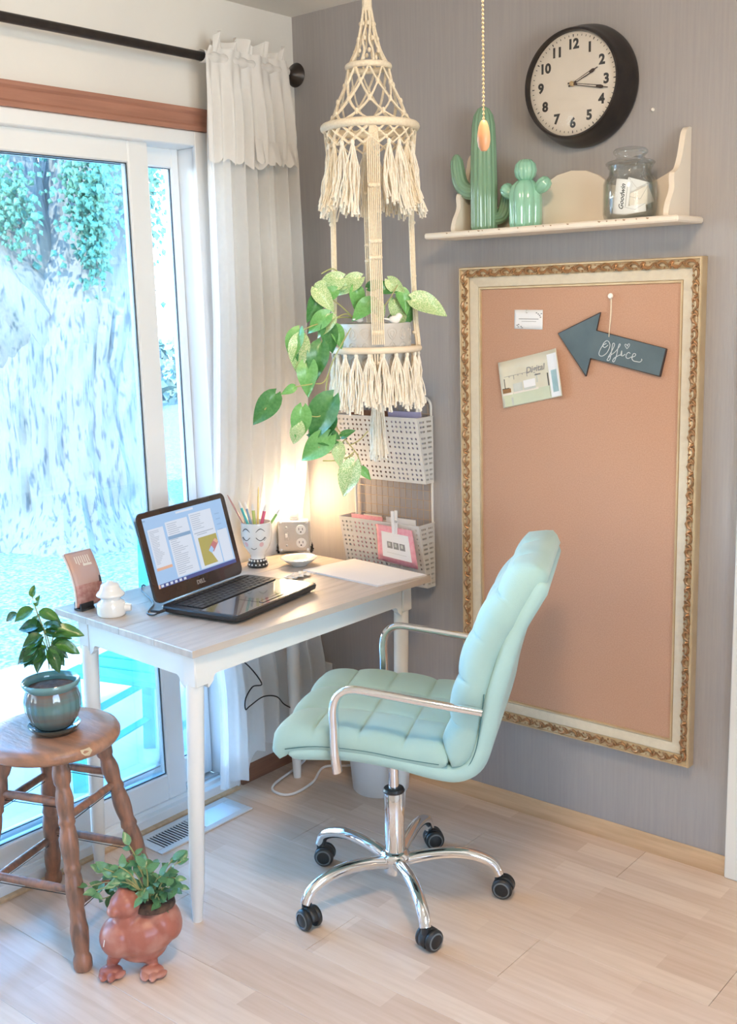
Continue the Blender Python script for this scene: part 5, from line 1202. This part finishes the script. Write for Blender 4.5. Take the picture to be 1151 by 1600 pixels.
# gathering under the pot and the long centre tassel
mb=MB().m('rope')
for q_ in range(4):
    a=A0+q_*PI/2
    for i in range(6):
        da=(i/5-.5)*.34; mb.tube(bez([MP(.1135,a+da,1.424),MP(.104,a+da*.8,1.395),MP(.088,a+da*.9,1.372),MP(.050,a+da*.5,1.352),MP(.012,a,1.338)],4),.0022,6)
    for z_,r_ in ((1.398,.104),(1.380,.094),(1.366,.078)):
        for i in(-1,1): mb.ell(MP(r_,a+i*.07,z_),(.006,.006,.005),7,5)
mb.lathe([(.006,1.345),(.013,1.340),(.014,1.325),(.013,1.312),(.008,1.308)],tuple(mc),14,flute=lambda a,i,h:.06*math.cos(a*7))
mb.build('pot_cradle',mh)
mb=MB().m('ropewhite')
for i in range(34):
    a=rnd.uniform(0,2*PI); r0=rnd.uniform(.002,.012); ph=rnd.uniform(0,6); zz=1.150+rnd.uniform(-.018,.012)
    mb.tube([MP(r0*(1+1.0*j/6)+.0015*math.sin(ph+j*1.3),a,1.315+(zz-1.315)*j/6) for j in range(7)],[.0018]*6+[.0028],5)
mb.build('centre_tassel',mh)
# ================================================================ POTHOS IN THE HANGER
pb=Vector((mc.x,mc.y,1.3625))
po=thing('pothos_plant','trailing pothos in grey embossed pot held by the macrame hanger','plant',tuple(pb))
ptp=MB().m('potgrey').lathe([(0,0),(.070,0),(.082,.006),(.088,.020),(.0915,.06),(.0925,.125),(.0925,.134),(.088,.135),(.086,.118),(0,.116)],tuple(pb),64,capb=False,capt=False).build('pot',po,angle=50)
mb=MB().m('potgrey')
for rw in range(3):
    for k in range(16):
        a0=2*PI*(k+.5*(0))/16; z0=(.108,.072,.036)[rw]; fl=1 if rw%2==0 else -1
        if k%2: fl=-fl
        for sc_ in (1,.5):
            pts=[]
            for j in range(14):
                b=2*PI*j/14; rx=.0115*sc_*math.sin(b)*(1-.45*math.cos(b)); rz=.0155*sc_*math.cos(b)*fl
                rr_=float(np.interp(z0+rz,[.02,.06,.125],[.088,.0915,.0925]))+.0004; a=a0+rx/.092; pts.append(pb+Vector((rr_*math.cos(a),rr_*math.sin(a),z0+rz)))
            mb.tube(pts,.0013,5,closed=True)
o=mb.build('embossed_drops',ptp); o['kind']='stuff'
MB().m('soil').lathe([(.086,.120),(.04,.126),(0,.128)],tuple(pb),32,capb=False).build('soil',po)
SP=.00165; pc3=pb+Z*.134
def pz(x,y,k=0): return vloc(pc3,(x-586)*SP,(503-y)*SP,k)
stm=MB().m('stemgreen')
vines=[[(560,500,.02),(541,487,.05),(520,498,.09),(505,520,.10),(492,560,.10),(478,585,.09)],[(556,498,.02),(535,476,.05),(520,464,.07),(508,452,.08)],[(560,498,.0),(546,455,.03),(541,437,.04),(524,418,.05),(505,425,.06)],
[(565,498,-.02),(536,492,.04),(500,500,.09),(478,508,.11),(462,522,.11),(458,545,.11)],[(548,508,.09),(519,557,.108),(509,587,.10),(507,613,.10),(515,650,.09),(534,680,.09),(552,705,.09),(559,730,.09)],
[(519,557,.108),(505,588,.11),(486,591,.12),(455,596,.13),(430,610,.13),(412,628,.13)],[(600,498,0),(600,480,.03),(612,462,.04),(622,445,.05)],[(600,498,0),(585,482,.03),(578,472,.05),(592,462,.05)],[(605,498,-.03),(618,482,-.02),(640,470,0),(655,468,.02)],
[(508,613,.10),(498,640,.11),(480,640,.12)],[(515,650,.09),(500,635,.10),(478,632,.11),(470,638,.12)],[(534,680,.09),(510,700,.10),(492,690,.10)],[(548,700,.09),(534,712,.09),(530,728,.09)],[(540,690,.09),(556,682,.09),(570,668,.09)],[(545,706,.09),(520,712,.1),(498,712,.1)]]
for v_ in vines: stm.tube(bez([pz(*q) for q in v_],6),.0017,6)
stm.build('vine',po)
PL=[(538,432,494,452,52,'pothosv',.06),(510,440,492,458,34,'pothosv',.08),(496,446,524,482,46,'pothosv',.09),(500,458,486,492,44,'pothosd',.085),(528,450,500,466,36,'pothos',.07),(516,486,480,512,46,'pothos',.10),(524,492,490,520,44,'pothosv',.105),
(540,444,516,442,34,'pothosv',.05),(566,432,535,450,48,'pothosv',.05),(556,446,562,482,44,'pothos',.05),(584,468,545,498,46,'pothos',.06),(576,448,598,440,30,'pothosd',.03),(590,470,596,500,34,'pothosv',.05),(584,465,590,492,30,'pothosd',.055),
(598,452,622,448,36,'pothosd',.03),(608,436,630,458,38,'pothosv',.03),(626,452,636,478,40,'pothos',.02),(644,468,686,482,62,'pothosv',.03),(618,466,628,500,48,'pothosv',.01),(634,470,612,494,40,'pothos',.0),(646,472,640,500,38,'pothos',-.02),
(470,508,452,552,52,'pothos',.112),(472,518,462,572,58,'pothosv',.115),(474,528,470,560,40,'pothosd',.11),(502,530,490,578,60,'pothosd',.11),(512,500,520,548,48,'pothosd',.095),(524,505,534,538,36,'pothos',.08),
(482,556,478,600,56,'pothos',.11),(430,604,398,646,60,'leafdark' if 0 else 'pothosd',.13),(460,594,440,604,24,'pothos',.13),
(518,612,482,668,82,'pothosd',.115),(470,626,462,674,56,'pothos',.12),(464,650,454,684,40,'pothosv',.12),(518,645,505,668,36,'pothosd',.10),(512,672,474,702,66,'pothos',.105),(520,680,478,668,52,'pothosd',.10),(522,685,524,712,38,'pothosv',.10),
(548,716,528,762,62,'pothosv',.095),(558,726,570,742,24,'pothos',.09),(528,676,548,664,24,'pothosd',.09),(508,690,490,692,20,'pothos',.1)]
for x0,y0,x1,y1,sz,k,kk in PL:
    a=pz(x0,y0,kk); d=pz(x1,y1,kk+rnd.uniform(-.012,.02))-a; put_leaf(HM[k],po,a,d,VC*1.0+Z*.35+VR*rnd.uniform(-.5,.5),sz*SP*.98)
def bird(c,s,label):
    t=thing('bird_figurine',label,'ornament',tuple(c))
    blob('body',[(c+Z*.009,(.012*s,.009*s,.0085*s),qv),(c+VR*.009*s+Z*.0175,(.0072*s,.0065*s,.0068*s),qv),(c-VR*.014*s+Z*.010,(.010*s,.004,.0032),tl('Y',12))],.0013,'ceramic',t,3)
    MB().m('ink').ell(c+VR*.013*s+Z*.0185+VC*.0050,.0011,6,5).build('eye',t); MB().m('bead').lathe([(.0018,0),(0,.005)],tuple(c+VR*.0155*s+Z*.0165),8,tuple(VR),capt=False).build('beak',t)
bird(pz(616,503,.068)+Z*.000,1.25,'small white ceramic bird perched on the rim of the hanging pot')
bird(pz(562,500,.055)-Z*.004,.8,'tiny pale bird half hidden behind the front cords of the hanger')
# ---- groups of like things
for nm,g in (('pen','pens and pencils in the face vase'),('pencil','pens and pencils in the face vase'),('note','paper slips in the glass jar'),('paper_slip','paper slips in the glass jar'),('envelope','paper slips in the glass jar'),('ceramic_cactus','ceramic cacti on the wall shelf'),
              ('file_folder','papers in the wall baskets'),('notepaper','papers in the wall baskets'),('push_pin','pins on the cork board'),('postcard','cards in the block holder'),('bird_figurine','little birds on the hanging pot'),('hedge_bush','bushes across the yard')):
    for o in bpy.data.objects:
        if o.parent is None and o.name.split('.')[0]==nm: o['group']=g
